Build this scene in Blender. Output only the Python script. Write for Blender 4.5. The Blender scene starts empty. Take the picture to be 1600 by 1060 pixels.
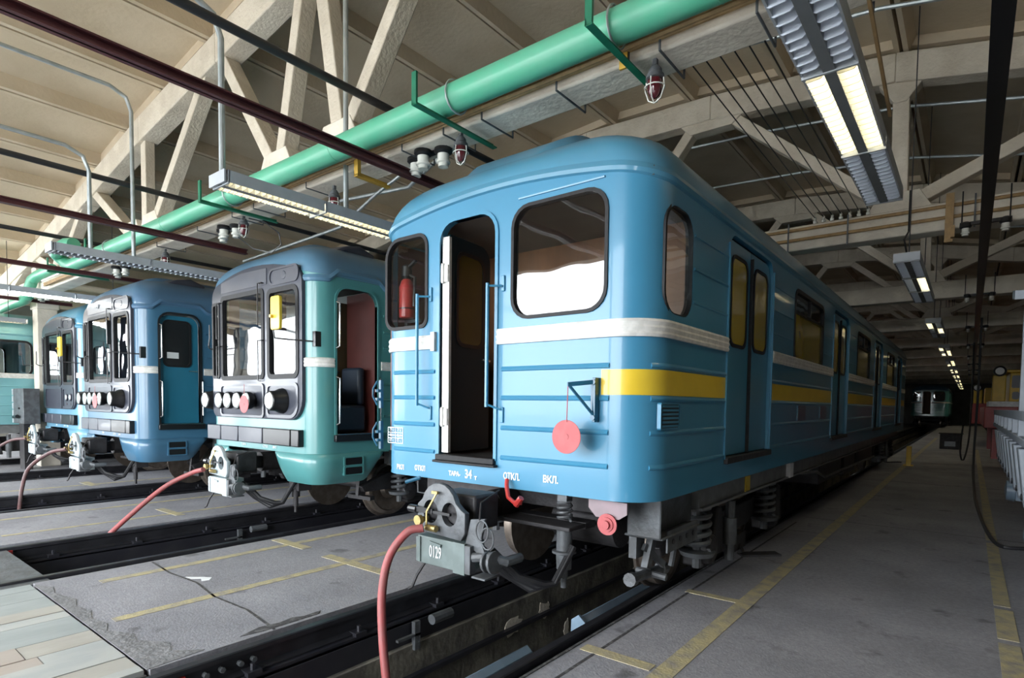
import bpy, bmesh, math, random
from mathutils import Vector, Matrix
random.seed(7)
PI = math.pi
SC = bpy.context.scene
COL = SC.collection

# ---------------------------------------------------------------- camera
def make_camera():
    f, yaw, pitch, roll, cy = 905.4, .668092, -.0475627, .0123463, 673.7
    A = Matrix(((math.cos(yaw), math.sin(yaw), 0), (0, 0, -1), (-math.sin(yaw), math.cos(yaw), 0)))
    P = Matrix(((1, 0, 0), (0, math.cos(pitch), math.sin(pitch)), (0, -math.sin(pitch), math.cos(pitch))))
    R = Matrix(((math.cos(roll), -math.sin(roll), 0), (math.sin(roll), math.cos(roll), 0), (0, 0, 1)))
    M = R @ P @ A
    cam = bpy.data.cameras.new('camera'); o = bpy.data.objects.new('camera', cam); COL.objects.link(o)
    cam.sensor_fit = 'HORIZONTAL'; cam.sensor_width = 36; cam.lens = f * 36 / 1600
    cam.shift_y = (cy - 530) / 1600; cam.clip_end = 300; cam.clip_start = .05
    r, u, b = M[0], -M[1], -M[2]
    m = Matrix(((r[0], u[0], b[0], 0), (r[1], u[1], b[1], 0), (r[2], u[2], b[2], 1.65), (0, 0, 0, 1)))
    o.matrix_world = m
    SC.camera = o
make_camera()

# ---------------------------------------------------------------- sky / daylight / exposure
W = bpy.data.worlds.new('overcast_sky'); SC.world = W; W.use_nodes = True
_bg = W.node_tree.nodes['Background']
_bg.inputs[0].default_value = (.9, .95, 1, 1); _bg.inputs[1].default_value = 7.5
SC.view_settings.view_transform = 'Standard'; SC.view_settings.look = 'None'
SC.view_settings.gamma = 1; SC.view_settings.use_curve_mapping = False
SC.view_settings.exposure = 1.03
SC.cycles.use_denoising = True
SC.cycles.max_bounces = 10; SC.cycles.diffuse_bounces = 7; SC.cycles.glossy_bounces = 4; SC.cycles.transparent_max_bounces = 12
SC.cycles.sample_clamp_indirect = 8; SC.cycles.caustics_reflective = False; SC.cycles.caustics_refractive = False

TRACKS = [-2.96, -7.45, -11.65, -15.6, -19.25]     # track centres
BACK = -4.5                                        # gate wall behind the camera
GATE_TOP = 4.9
GATES = [(-4.7, -.8), (-9.8, -5.3), (-12.1, -10.1), (-17.9, -14.2), (-24.4, -18.2)]
for gx0, gx1 in GATES:                             # portals guide the daylight through each open gate
    l = bpy.data.lights.new('gate_portal', 'AREA'); l.shape = 'RECTANGLE'; l.size = gx1 - gx0; l.size_y = GATE_TOP
    l.cycles.is_portal = True
    o = bpy.data.objects.new('gate_portal', l); COL.objects.link(o)
    o.location = ((gx0 + gx1) / 2, BACK - .3, GATE_TOP / 2); o.rotation_euler = (PI / 2, 0, 0)

# ---------------------------------------------------------------- materials
def mat(name, col, rough=.5, metal=0.0, coat=0.0, var=0.0, vscale=6.0, col2=None, bump=0.0, bscale=40.0, emit=None, estr=0, vfac=(.4, .6), stretch=None, spec=.5, detail=4):
    m = bpy.data.materials.new(name); m.use_nodes = True
    nt = m.node_tree; b = nt.nodes['Principled BSDF']
    c = (*col, 1)
    b.inputs['Base Color'].default_value = c; b.inputs['Roughness'].default_value = rough
    b.inputs['Metallic'].default_value = metal; b.inputs['Coat Weight'].default_value = coat; b.inputs['Coat Roughness'].default_value = .06
    b.inputs['Specular IOR Level'].default_value = spec
    if emit:
        b.inputs['Emission Color'].default_value = (*emit, 1); b.inputs['Emission Strength'].default_value = estr
    vec = None
    if var or bump:
        tc = nt.nodes.new('ShaderNodeTexCoord'); vec = tc.outputs['Object']
        if stretch:
            mp = nt.nodes.new('ShaderNodeMapping'); mp.inputs['Scale'].default_value = stretch
            nt.links.new(vec, mp.inputs[0]); vec = mp.outputs[0]
    if var:
        n = nt.nodes.new('ShaderNodeTexNoise'); n.inputs['Scale'].default_value = vscale; n.inputs['Detail'].default_value = detail
        nt.links.new(vec, n.inputs['Vector'])
        mr = nt.nodes.new('ShaderNodeMapRange'); mr.inputs[1].default_value = vfac[0]; mr.inputs[2].default_value = vfac[1]
        mr.inputs[3].default_value = 0; mr.inputs[4].default_value = var
        nt.links.new(n.outputs[0], mr.inputs[0])
        mx = nt.nodes.new('ShaderNodeMix'); mx.data_type = 'RGBA'
        mx.inputs[6].default_value = c
        mx.inputs[7].default_value = (*(col2 or tuple(x * .5 for x in col)), 1)
        nt.links.new(mr.outputs[0], mx.inputs[0]); nt.links.new(mx.outputs[2], b.inputs['Base Color'])
    if bump:
        n = nt.nodes.new('ShaderNodeTexNoise'); n.inputs['Scale'].default_value = bscale; n.inputs['Detail'].default_value = 3
        nt.links.new(vec, n.inputs['Vector'])
        bp = nt.nodes.new('ShaderNodeBump'); bp.inputs['Strength'].default_value = bump; bp.inputs['Distance'].default_value = .02
        nt.links.new(n.outputs[0], bp.inputs['Height']); nt.links.new(bp.outputs[0], b.inputs['Normal'])
    return m

def glass_mat(name, tint=(.9, .93, .93), ior=1.9):
    m = bpy.data.materials.new(name); m.use_nodes = True; nt = m.node_tree
    for n in list(nt.nodes):
        if n.type != 'OUTPUT_MATERIAL': nt.nodes.remove(n)
    out = [n for n in nt.nodes if n.type == 'OUTPUT_MATERIAL'][0]
    t = nt.nodes.new('ShaderNodeBsdfTransparent'); t.inputs[0].default_value = (*tint, 1)
    g = nt.nodes.new('ShaderNodeBsdfGlossy'); g.inputs['Roughness'].default_value = .01; g.inputs[0].default_value = (1, 1, 1, 1)
    tc = nt.nodes.new('ShaderNodeTexCoord'); nz = nt.nodes.new('ShaderNodeTexNoise'); nz.inputs['Scale'].default_value = 2.2; nz.inputs['Detail'].default_value = 1
    bp = nt.nodes.new('ShaderNodeBump'); bp.inputs['Strength'].default_value = .06; bp.inputs['Distance'].default_value = .05
    nt.links.new(tc.outputs['Object'], nz.inputs['Vector']); nt.links.new(nz.outputs[0], bp.inputs['Height']); nt.links.new(bp.outputs[0], g.inputs['Normal'])
    f = nt.nodes.new('ShaderNodeFresnel'); f.inputs[0].default_value = ior
    mx = nt.nodes.new('ShaderNodeMixShader')
    ge = nt.nodes.new('ShaderNodeNewGeometry'); iv = nt.nodes.new('ShaderNodeMath'); iv.operation = 'SUBTRACT'; iv.inputs[0].default_value = 1
    mu = nt.nodes.new('ShaderNodeMath'); mu.operation = 'MULTIPLY'
    nt.links.new(ge.outputs['Backfacing'], iv.inputs[1]); nt.links.new(f.outputs[0], mu.inputs[0]); nt.links.new(iv.outputs[0], mu.inputs[1])
    nt.links.new(mu.outputs[0], mx.inputs[0]); nt.links.new(t.outputs[0], mx.inputs[1]); nt.links.new(g.outputs[0], mx.inputs[2])
    nt.links.new(mx.outputs[0], out.inputs[0])
    return m

M = {}
M['blue'] = mat('blue_paint', (.05, .235, .385), .36, coat=.3, var=.35, vscale=1.3, col2=(.05, .205, .335), bump=.02, bscale=3)
M['slate_blue'] = mat('slate_blue_paint', (.05, .15, .25), .35, coat=.4, var=.4, vscale=1.3, col2=(.055, .125, .2))
M['slate_roof'] = mat('slate_roof_paint', (.07, .16, .27), .38, coat=.3, var=.4, vscale=1.6, col2=(.06, .12, .2))
M['blue_dark'] = mat('darker_blue_paint', (.025, .14, .23), .32, coat=.5, var=.4, vscale=1.2, col2=(.02, .12, .19), bump=.02, bscale=3)
M['door_blue'] = mat('cab_door_blue_paint', (.02, .17, .27), .4, coat=.3, var=.3, vscale=3, col2=(.02, .14, .22))
M['hose_dark'] = mat('old_brown_hose', (.12, .05, .05), .55, var=.5, vscale=9, col2=(.12, .1, .1))
M['blue_trim'] = mat('blue_fitting_paint', (.015, .11, .19), .35, coat=.4, var=.4, vscale=12)
M['roof_blue'] = mat('roof_blue_paint', (.07, .25, .38), .34, coat=.4, var=.4, vscale=1.6, col2=(.075, .22, .33))
M['teal'] = mat('teal_paint', (.075, .25, .25), .34, coat=.4, var=.35, vscale=1.5, col2=(.065, .215, .22), bump=.02, bscale=3)
M['teal_roof'] = mat('teal_roof_paint', (.09, .2, .3), .35, coat=.4, var=.5, vscale=1.5, col2=(.08, .16, .24))
M['pale_teal'] = mat('pale_teal_paint', (.2, .44, .47), .35, coat=.4, var=.3, vscale=1.5)
M['pale_blue'] = mat('pale_blue_paint', (.16, .36, .5), .35, coat=.4, var=.3, vscale=1.5)
M['mask'] = mat('dark_grey_mask_paint', (.035, .04, .058), .4, coat=.3, var=.4, vscale=5, col2=(.055, .06, .08))
M['white'] = mat('white_moulding', (.74, .73, .7), .45, var=.5, vscale=18, col2=(.5, .5, .46))
M['yellow'] = mat('yellow_band_paint', (.78, .55, .04), .35, coat=.4, var=.4, vscale=4, col2=(.66, .45, .03))
M['olive'] = mat('yellow_covered_glass', (.46, .34, .02), .18, coat=.6, var=.35, vscale=3, col2=(.38, .28, .02))
M['rubber'] = mat('black_rubber', (.012, .012, .014), .55, var=.3, vscale=20, col2=(.03, .03, .03), spec=.3)
M['black'] = mat('black_enamel', (.012, .012, .014), .35, coat=.2, var=.3, vscale=10)
M['interior'] = mat('dark_interior_board', (.05, .05, .05), .6, var=.4, vscale=3)
M['wood'] = mat('wood_grain_board', (.22, .09, .035), .5, var=.5, vscale=14, stretch=(1, 1, .2), col2=(.15, .06, .025))
M['maroon_board'] = mat('maroon_board', (.12, .03, .025), .45, var=.3, vscale=4)
M['brown_board'] = mat('brown_door_board', (.09, .065, .03), .4, var=.3, vscale=4)
M['olive_shaded'] = mat('shaded_yellow_glass', (.1, .075, .008), .25, coat=.5, var=.3, vscale=3)  # darker copy of the yellow glass: shade inside the cab put into its colour
M['plate_pink'] = mat('dusty_pink_grey_paint', (.3, .22, .24), .5, var=.5, vscale=8, col2=(.2, .17, .18))
M['chrome'] = mat('worn_chrome', (.7, .7, .7), .22, metal=1, var=.3, vscale=9)
M['galv'] = mat('galvanised_pipe', (.45, .49, .5), .38, metal=.5, var=.5, vscale=9, col2=(.3, .34, .34))
M['iron'] = mat('grimy_iron', (.042, .04, .043), .55, metal=.3, var=.6, vscale=9, col2=(.02, .018, .018), bump=.2)
M['iron_grey'] = mat('grey_painted_iron', (.12, .13, .14), .5, metal=.1, var=.6, vscale=8, col2=(.05, .05, .05), bump=.2)
M['steel_tyre'] = mat('worn_tyre_steel', (.38, .32, .27), .3, metal=.8, var=.5, vscale=10)
M['sole_grey'] = mat('sole_bar_grey_paint', (.2, .21, .21), .5, var=.6, vscale=6, col2=(.12, .12, .12))
M['box_green'] = mat('grey_green_paint', (.15, .19, .185), .42, coat=.2, var=.5, vscale=8, col2=(.1, .125, .12))
M['box_pale'] = mat('pale_grey_box_paint', (.45, .52, .55), .45, var=.5, vscale=9, col2=(.33, .4, .42))
M['brass'] = mat('worn_brass', (.5, .38, .16), .35, metal=.8, var=.4, vscale=20)
M['red'] = mat('bright_red_paint', (.5, .035, .03), .4, coat=.3, var=.3, vscale=9)
M['disc'] = mat('faded_red_disc_paint', (.5, .11, .115), .55, var=.5, vscale=14, col2=(.4, .075, .08))
M['hose'] = mat('dusty_red_hose', (.34, .075, .075), .55, var=.5, vscale=9, col2=(.22, .09, .085))
M['concrete'] = mat('whitewashed_concrete', (.7, .63, .52), .85, var=.6, vscale=3.2, col2=(.55, .48, .38), bump=.5, bscale=26)
M['concrete_white'] = mat('cream_painted_concrete', (.78, .72, .61), .8, var=.6, vscale=2.4, col2=(.56, .5, .42), bump=.45, bscale=18)
M['roof_panel'] = mat('stained_roof_concrete', (.64, .54, .4), .9, var=.6, vscale=.9, col2=(.5, .4, .27), bump=.3, bscale=14)
M['wall'] = mat('plaster_wall', (.3, .28, .24), .85, var=.5, vscale=1.2)
M['green'] = mat('green_pipe_paint', (.09, .42, .26), .45, coat=.15, var=.5, vscale=5, col2=(.13, .4, .27))
M['green_dark'] = mat('dark_green_paint', (.01, .17, .09), .45, var=.4, vscale=9)
M['maroon'] = mat('maroon_steel_paint', (.085, .022, .025), .45, coat=.1, var=.4, vscale=4, col2=(.06, .018, .02))
M['cable'] = mat('black_tube', (.03, .03, .033), .42, var=.3, vscale=6)
M['tan'] = mat('tan_cable_sheath', (.42, .27, .12), .6, var=.4, vscale=15)
M['ochre'] = mat('ochre_steel_paint', (.6, .36, .05), .5, var=.4, vscale=10)
M['porcelain'] = mat('white_porcelain', (.68, .68, .62), .2, coat=.5)
M['garnet'] = mat('dark_red_glass', (.09, .01, .015), .08, coat=1)
M['lamp_grey'] = mat('grey_lamp_enamel', (.42, .45, .48), .4, var=.2, vscale=6)
M['lamp_bar'] = mat('dark_grey_lamp_spine', (.19, .2, .21), .5, var=.2, vscale=6)
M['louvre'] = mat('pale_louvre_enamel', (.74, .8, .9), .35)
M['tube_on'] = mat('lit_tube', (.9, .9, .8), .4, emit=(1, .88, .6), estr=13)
M['louvre_lit'] = mat('lit_louvre_enamel', (.6, .56, .44), .4)  # same louvre enamel, cream glow of the lit tubes put into its colour
M['tube_on_b'] = mat('lit_white_tube', (.9, .9, .9), .4, emit=(.95, 1, .95), estr=13)
M['tube_off'] = mat('unlit_tube', (.6, .62, .64), .3)
M['lens'] = mat('headlamp_lens', (.75, .8, .78), .08, coat=1, metal=.35, var=.4, vscale=40, col2=(.5, .56, .55))
M['mirror_yellow'] = mat('yellow_mirror_back', (.8, .58, .05), .35, coat=.3, var=.2, vscale=6)
M['pit'] = mat('stained_pit_concrete', (.19, .175, .14), .85, var=.8, vscale=3.0, col2=(.06, .055, .05), bump=.5, bscale=14)
M['rail'] = mat('dark_rail_steel', (.05, .05, .058), .35, metal=.5, var=.5, vscale=6, col2=(.025, .025, .028))
M['beamblk'] = mat('black_steel_channel', (.022, .022, .03), .42, var=.5, vscale=5, col2=(.04, .04, .045))
M['lumi'] = mat('blue_grey_luminaire', (.2, .28, .36), .3, coat=.4, var=.3, vscale=5)
M['machine_yellow'] = mat('machine_yellow_paint', (.66, .42, .02), .45, var=.3, vscale=4)
M['machine_red'] = mat('machine_red_paint', (.36, .05, .045), .45, var=.3, vscale=4)
M['wagon_grey'] = mat('wagon_grey_paint', (.34, .38, .43), .5, var=.5, vscale=5, col2=(.24, .27, .31))
M['letter'] = mat('white_lettering', (.85, .87, .88), .5)
M['yard'] = mat('yard_concrete', (.5, .5, .48), .9, var=.4, vscale=.5)
M['window_glass'] = glass_mat('window_glass')
M['cab_glass'] = glass_mat('cab_window_glass', ior=1.6)
M['cover_white'] = mat('white_cloth_cover', (.75, .76, .78), .7, var=.2, vscale=5)
M['cab_ceiling'] = mat('dull_cab_ceiling', (.13, .115, .1), .6, var=.3, vscale=3)
M['cab_lining'] = mat('pale_cab_lining', (.3, .31, .31), .5, var=.4, vscale=3)
M['seat'] = mat('dark_blue_vinyl', (.02, .03, .05), .45)
M['green_door'] = mat('dark_green_door_paint', (.006, .026, .036), .5)

def floor_mat():
    m = bpy.data.materials.new('worn_asphalt_floor'); m.use_nodes = True; nt = m.node_tree; b = nt.nodes['Principled BSDF']
    tc = nt.nodes.new('ShaderNodeTexCoord')
    def noise(s, d=5, r=.6):
        n = nt.nodes.new('ShaderNodeTexNoise'); n.inputs['Scale'].default_value = s; n.inputs['Detail'].default_value = d; n.inputs['Roughness'].default_value = r
        nt.links.new(tc.outputs['Object'], n.inputs['Vector']); return n
    def ramp(src, a, c, ca, cb):
        r = nt.nodes.new('ShaderNodeValToRGB'); r.color_ramp.elements[0].position = a; r.color_ramp.elements[1].position = c
        r.color_ramp.elements[0].color = (*ca, 1); r.color_ramp.elements[1].color = (*cb, 1); nt.links.new(src, r.inputs[0]); return r
    base = ramp(noise(.9).outputs[0], .35, .65, (.235, .235, .258), (.33, .328, .356))
    fine = ramp(noise(26, 6, .7).outputs[0], .38, .62, (.82, .82, .82), (1.08, 1.08, 1.08))
    mx = nt.nodes.new('ShaderNodeMix'); mx.data_type = 'RGBA'; mx.blend_type = 'MULTIPLY'; mx.inputs[0].default_value = 1
    nt.links.new(base.outputs[0], mx.inputs[6]); nt.links.new(fine.outputs[0], mx.inputs[7])
    st = ramp(noise(2.7, 4, .55).outputs[0], .62, .71, (0, 0, 0), (1, 1, 1))
    m2 = nt.nodes.new('ShaderNodeMix'); m2.data_type = 'RGBA'; m2.inputs[7].default_value = (.05, .048, .05, 1)
    sc = nt.nodes.new('ShaderNodeMath'); sc.operation = 'MULTIPLY'; sc.inputs[1].default_value = .6
    nt.links.new(st.outputs[0], sc.inputs[0]); nt.links.new(sc.outputs[0], m2.inputs[0]); nt.links.new(mx.outputs[2], m2.inputs[6])
    nt.links.new(m2.outputs[2], b.inputs['Base Color'])
    rr = nt.nodes.new('ShaderNodeMapRange'); rr.inputs[3].default_value = .5; rr.inputs[4].default_value = .8
    nt.links.new(noise(1.6).outputs[0], rr.inputs[0]); nt.links.new(rr.outputs[0], b.inputs['Roughness'])
    bp = nt.nodes.new('ShaderNodeBump'); bp.inputs['Strength'].default_value = .35; bp.inputs['Distance'].default_value = .012
    nt.links.new(noise(60, 4).outputs[0], bp.inputs['Height']); nt.links.new(bp.outputs[0], b.inputs['Normal'])
    return m
M['floor'] = floor_mat()
M['line'] = mat('worn_yellow_floor_paint', (.46, .4, .23), .65, var=1.0, vscale=9, vfac=(.42, .7), col2=(.27, .25, .23), bump=.2, bscale=50, detail=6)
M['joint'] = mat('dark_joint_filler', (.05, .048, .05), .8, var=.6, vscale=18, col2=(.16, .16, .16), vfac=(.5, .6))
TILES = [mat('marble_tile_%s' % n, c, .35, var=.8, vscale=5, col2=c2, stretch=(1, .4, 1), bump=.05) for n, c, c2 in (
    ('grey', (.33, .36, .36), (.27, .3, .3)), ('cream', (.4, .385, .345), (.34, .31, .27)), ('pink', (.38, .33, .29), (.36, .29, .24)), ('pale', (.42, .43, .41), (.34, .36, .36)))]

# ---------------------------------------------------------------- mesh builder
class MB:
    def __init__(s): s.v = []; s.f = []
    def add(s, vs, fs):
        n = len(s.v); s.v += [tuple(p) for p in vs]; s.f += [tuple(i + n for i in f) for f in fs]; return s
    def box(s, x0, x1, y0, y1, z0, z1):
        return s.add([(x, y, z) for z in (z0, z1) for y in (y0, y1) for x in (x0, x1)],
                     [(0, 2, 3, 1), (4, 5, 7, 6), (0, 1, 5, 4), (2, 6, 7, 3), (0, 4, 6, 2), (1, 3, 7, 5)])
    def bar(s, p, q, w, h, up=(0, 0, 1)):
        p, q = Vector(p), Vector(q); d = (q - p).normalized(); u = Vector(up)
        if abs(d.dot(u)) > .98: u = Vector((0, 1, 0))
        r = d.cross(u).normalized() * w / 2; t = r.cross(d).normalized() * h / 2
        vs = [c + a * r + b * t for c in (p, q) for a, b in ((-1, -1), (1, -1), (1, 1), (-1, 1))]
        return s.add(vs, [(3, 2, 1, 0), (4, 5, 6, 7), (0, 1, 5, 4), (1, 2, 6, 5), (2, 3, 7, 6), (3, 0, 4, 7)])
    def tube(s, pts, r, n=8, caps=True):
        pts = [Vector(p) for p in pts]; rings = []; prev = None
        rr = r if isinstance(r, (list, tuple)) else [r] * len(pts)
        for i, p in enumerate(pts):
            a = pts[max(0, i - 1)]; b = pts[min(len(pts) - 1, i + 1)]
            d = (b - a).normalized()
            if prev is None:
                u = Vector((0, 0, 1)) if abs(d.z) < .9 else Vector((1, 0, 0))
                x = d.cross(u).normalized()
            else:
                x = prev - d * prev.dot(d)
                x = x.normalized() if x.length > 1e-6 else d.cross(Vector((0, 0, 1))).normalized()
            prev = x; y = d.cross(x)
            rings.append([p + (x * math.cos(2 * PI * k / n) + y * math.sin(2 * PI * k / n)) * rr[i] for k in range(n)])
        vs = [q for R in rings for q in R]; fs = []
        for i in range(len(pts) - 1):
            for k in range(n):
                fs.append((i * n + k, i * n + (k + 1) % n, (i + 1) * n + (k + 1) % n, (i + 1) * n + k))
        if caps:
            fs.append(tuple(range(n))[::-1]); fs.append(tuple((len(pts) - 1) * n + k for k in range(n)))
        return s.add(vs, fs)
    def cyl(s, p, q, r, n=16, r2=None): return s.tube([p, q], [r, r if r2 is None else r2], n)
    def lathe(s, o, axis, prof, n=24):       # prof: (distance along axis, radius)
        o = Vector(o); d = Vector(axis).normalized(); u = Vector((0, 0, 1)) if abs(d.z) < .9 else Vector((1, 0, 0))
        x = d.cross(u).normalized(); y = d.cross(x)
        vs = [o + d * a + (x * math.cos(2 * PI * k / n) + y * math.sin(2 * PI * k / n)) * max(r, 1e-4) for a, r in prof for k in range(n)]
        fs = [(i * n + k, i * n + (k + 1) % n, (i + 1) * n + (k + 1) % n, (i + 1) * n + k) for i in range(len(prof) - 1) for k in range(n)]
        fs.append(tuple(range(n))[::-1]); fs.append(tuple((len(prof) - 1) * n + k for k in range(n)))
        return s.add(vs, fs)
    def prism(s, poly, f0, f1):              # poly of 2D points, f0/f1 map (a,b)->3D front/back
        n = len(poly); vs = [f0(*p) for p in poly] + [f1(*p) for p in poly]
        fs = [tuple(range(n))[::-1], tuple(range(n, 2 * n))] + [(i, (i + 1) % n, n + (i + 1) % n, n + i) for i in range(n)]
        return s.add(vs, fs)
    def ring(s, po, pi, f0, f1):
        n = len(po); vs = [f0(*p) for p in po] + [f0(*p) for p in pi] + [f1(*p) for p in po] + [f1(*p) for p in pi]; fs = []
        for i in range(n):
            j = (i + 1) % n
            fs += [(i, j, n + j, n + i), (2 * n + j, 2 * n + i, 3 * n + i, 3 * n + j), (j, i, 2 * n + i, 2 * n + j), (n + i, n + j, 3 * n + j, 3 * n + i)]
        return s.add(vs, fs)
    def coil(s, c, r, h, turns, wire, n=6, seg=12):
        c = Vector(c); pts = []
        for i in range(int(turns * seg) + 1):
            a = 2 * PI * i / seg; pts.append(c + Vector((r * math.cos(a), r * math.sin(a), h * i / (turns * seg))))
        return s.tube(pts, wire, n)
    def mesh(s, name):
        me = bpy.data.meshes.new(name); me.from_pydata(s.v, [], s.f); me.validate()
        bm = bmesh.new(); bm.from_mesh(me); bmesh.ops.recalc_face_normals(bm, faces=bm.faces); bm.to_mesh(me); bm.free()
        return me
    def build(s, name, m, parent=None, bev=0, sharp=.6, loc=None):
        me = s.mesh(name); me.polygons.foreach_set('use_smooth', [True] * len(me.polygons)); me.set_sharp_from_angle(angle=sharp)
        return put(me, name, m, parent, bev, loc)
def put(me, name, m, parent=None, bev=0, loc=None):
    o = bpy.data.objects.new(name, me); COL.objects.link(o)
    if m is not None: me.materials.clear(); me.materials.append(M[m] if isinstance(m, str) else m)
    if parent: o.parent = parent
    if loc: o.location = loc
    if bev:
        b = o.modifiers.new('bevel', 'BEVEL'); b.width = bev; b.segments = 2; b.limit_method = 'ANGLE'; b.angle_limit = .7
    return o
def share(o, name, loc, parent=None, rot=None):
    c = o.copy(); COL.objects.link(c); c.name = name; c.location = loc
    if parent: c.parent = parent
    if rot: c.rotation_euler = rot
    return c
def thing(name, label, cat, loc=(0, 0, 0), rz=0, group=None):
    o = bpy.data.objects.new(name, None); COL.objects.link(o); o.location = loc; o.rotation_euler = (0, 0, rz); o.empty_display_size = .1
    return tag(o, label, cat, group)
def tag(o, label, cat, group=None):
    o['label'] = label; o['category'] = cat
    if group: o['group'] = group
    return o
ORD = ['first', 'second', 'third', 'fourth', 'fifth', 'sixth', 'seventh', 'eighth', 'ninth', 'tenth', 'eleventh', 'twelfth', 'thirteenth', 'fourteenth', 'fifteenth', 'sixteenth']
def struct(o): o['kind'] = 'structure'; return o
def stuff(o): o['kind'] = 'stuff'; return o
def rr(x0, x1, z0, z1, r, n=5):
    rs = r if isinstance(r, (tuple, list)) else (r,) * 4      # bl, br, tr, tl
    out = []
    for (cx, cz, a0, q) in ((x0, z0, PI, 0), (x1, z0, 1.5 * PI, 1), (x1, z1, 0, 2), (x0, z1, .5 * PI, 3)):
        R = rs[q]; ox = cx + (R if cx == x0 else -R); oz = cz + (R if cz == z0 else -R)
        for k in range(n + 1):
            a = a0 + .5 * PI * k / n; out.append((ox + R * math.cos(a), oz + R * math.sin(a)))
    return out
def front(y): return lambda a, b: (a, y, b)            # plane facing the camera end
def sidep(x): return lambda a, b: (x, a, b)
def lettering(body, size, loc, rot, parent, m='letter', name='lettering', cond=1.0, bold=0.0):
    c = bpy.data.curves.new(name, 'FONT'); c.body = body; c.size = size; c.extrude = .0015; c.align_x = 'CENTER'; c.align_y = 'CENTER'; c.offset = bold; c.resolution_u = 3
    o = bpy.data.objects.new(name, c); COL.objects.link(o)
    bpy.context.view_layer.update()
    me = bpy.data.meshes.new_from_object(o.evaluated_get(bpy.context.evaluated_depsgraph_get())); bpy.data.objects.remove(o)
    for v in me.vertices: v.co.x *= cond
    t = put(me, name, m, parent); t.location = loc; t.rotation_euler = rot
    return t
class CU:
    def __init__(s): s.l = []
    def prism(s, *a): s.l.append(MB().prism(*a)); return s
def cut(o, cu):
    tmp = []
    for c in cu.l:
        cm = c.mesh('cutter'); co = bpy.data.objects.new('cutter', cm); COL.objects.link(co); tmp.append(co); co.parent = o.parent
        md = o.modifiers.new('cut', 'BOOLEAN'); md.operation = 'DIFFERENCE'; md.solver = 'EXACT'; md.object = co
    bpy.context.view_layer.update()
    me = bpy.data.meshes.new_from_object(o.evaluated_get(bpy.context.evaluated_depsgraph_get()))
    o.modifiers.clear(); old = o.data; o.data = me; bpy.data.meshes.remove(old)
    for co in tmp:
        cm = co.data; bpy.data.objects.remove(co); bpy.data.meshes.remove(cm)
    me.polygons.foreach_set('use_smooth', [True] * len(me.polygons)); me.set_sharp_from_angle(angle=.6)
    return o

# ================================================================ hall shell
def roof_z(x):
    pts = [(-26, 4.3), (-17, 5.3), (-13.7, 5.85), (-10.9, 6.3), (-6, 6.9), (-3.6, 6.85), (-1, 6.62), (.5, 6.3), (3, 6.0), (8, 5.4)]
    for (a, za), (b, zb) in zip(pts, pts[1:]):
        if x <= b: return za + (zb - za) * (x - a) / (b - a)
    return pts[-1][1]
XL, XR, YN, YF = -24.5, 6.5, BACK, 76.0
TRY = [4.0 + 6 * i for i in range(12)]      # truss planes

PITS = [(TRACKS[0] - .9, TRACKS[0] + .9), (TRACKS[1] - .95, TRACKS[1] + .98), (TRACKS[2] - .93, TRACKS[2] + .93), (TRACKS[3] - .93, TRACKS[3] + .93), (TRACKS[4] - .93, TRACKS[4] + .93), (1.0, 2.6)]
edges = [XL] + [e for p in sorted(PITS) for e in p] + [XR]
slabs = [(edges[i], edges[i + 1]) for i in range(0, len(edges), 2)]
floor = thing_floor = bpy.data.objects.new('floor', None); COL.objects.link(floor); struct(floor)
for i, (a, b) in enumerate(slabs):
    y0 = YN
    if abs(a - PITS[1][1]) < .01: y0 = 1.36
    MB().box(a, b, y0, YF, -.34, 0).build('platform_slab', 'floor', floor)
MB().box(PITS[1][1], PITS[0][0], YN, 1.34, -.34, -.03).build('tile_bed', 'joint', floor)
MB().box(XL, XR, YN, YF, -1.6, -1.45).build('pit_bottom', 'pit', floor)
# tiles of the walkway at the left foreground
x = PITS[1][1] + .02; rowi = 0
tproto = {}
while x < PITS[0][0] - .05:
    w = random.choice((.13, .16, .2, .26, .3)); w = min(w, PITS[0][0] - .02 - x); y = 1.335
    while y > -.4:
        L = random.uniform(.28, .62)
        t = MB().box(x + .003, x + w - .003, y - L + .003, y - .003, -.03, random.uniform(-.003, .003)).build('tile', random.choice(TILES), floor)
        y -= L
    x += w
# painted lines
def line(x0, x1, y0, y1): MB().box(x0, x1, y0, y1, .0004, .003 + (.0012 if x1 - x0 > .3 else 0)).build('painted_line', 'line', floor)
line(-1.48, -1.35, YN, 40); line(-1.92, -1.48, 4.93, 5.02)
line(.22, .34, 2, 4.4); line(.22, .34, 4.5, 5.3); line(.22, .34, 5.4, 6.2); line(.22, .33, 6.3, 9.2); line(.22, .33, 9.4, 30)
line(-4.99, -4.89, 1.5, 20); line(-5.35, -4.55, 3.5, 3.66) if False else line(-5.33, -4.33, 3.52, 3.64)
line(-6.12, -6.02, 1.75, 20); line(-6.38, -5.8, 3.52, 3.66) if False else line(-6.4, -5.75, 3.56, 3.68)
line(-10.2, -10.1, 1.6, 20); line(-9.0, -8.92, 1.6, 20); line(-9.5, -8.75, 3.45, 3.57); line(-13.2, -13.1, 1.8, 20); line(-13.6, -12.9, 3.6, 3.75)
line(-2.0, -1.5, 3.3, 3.4)
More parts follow.
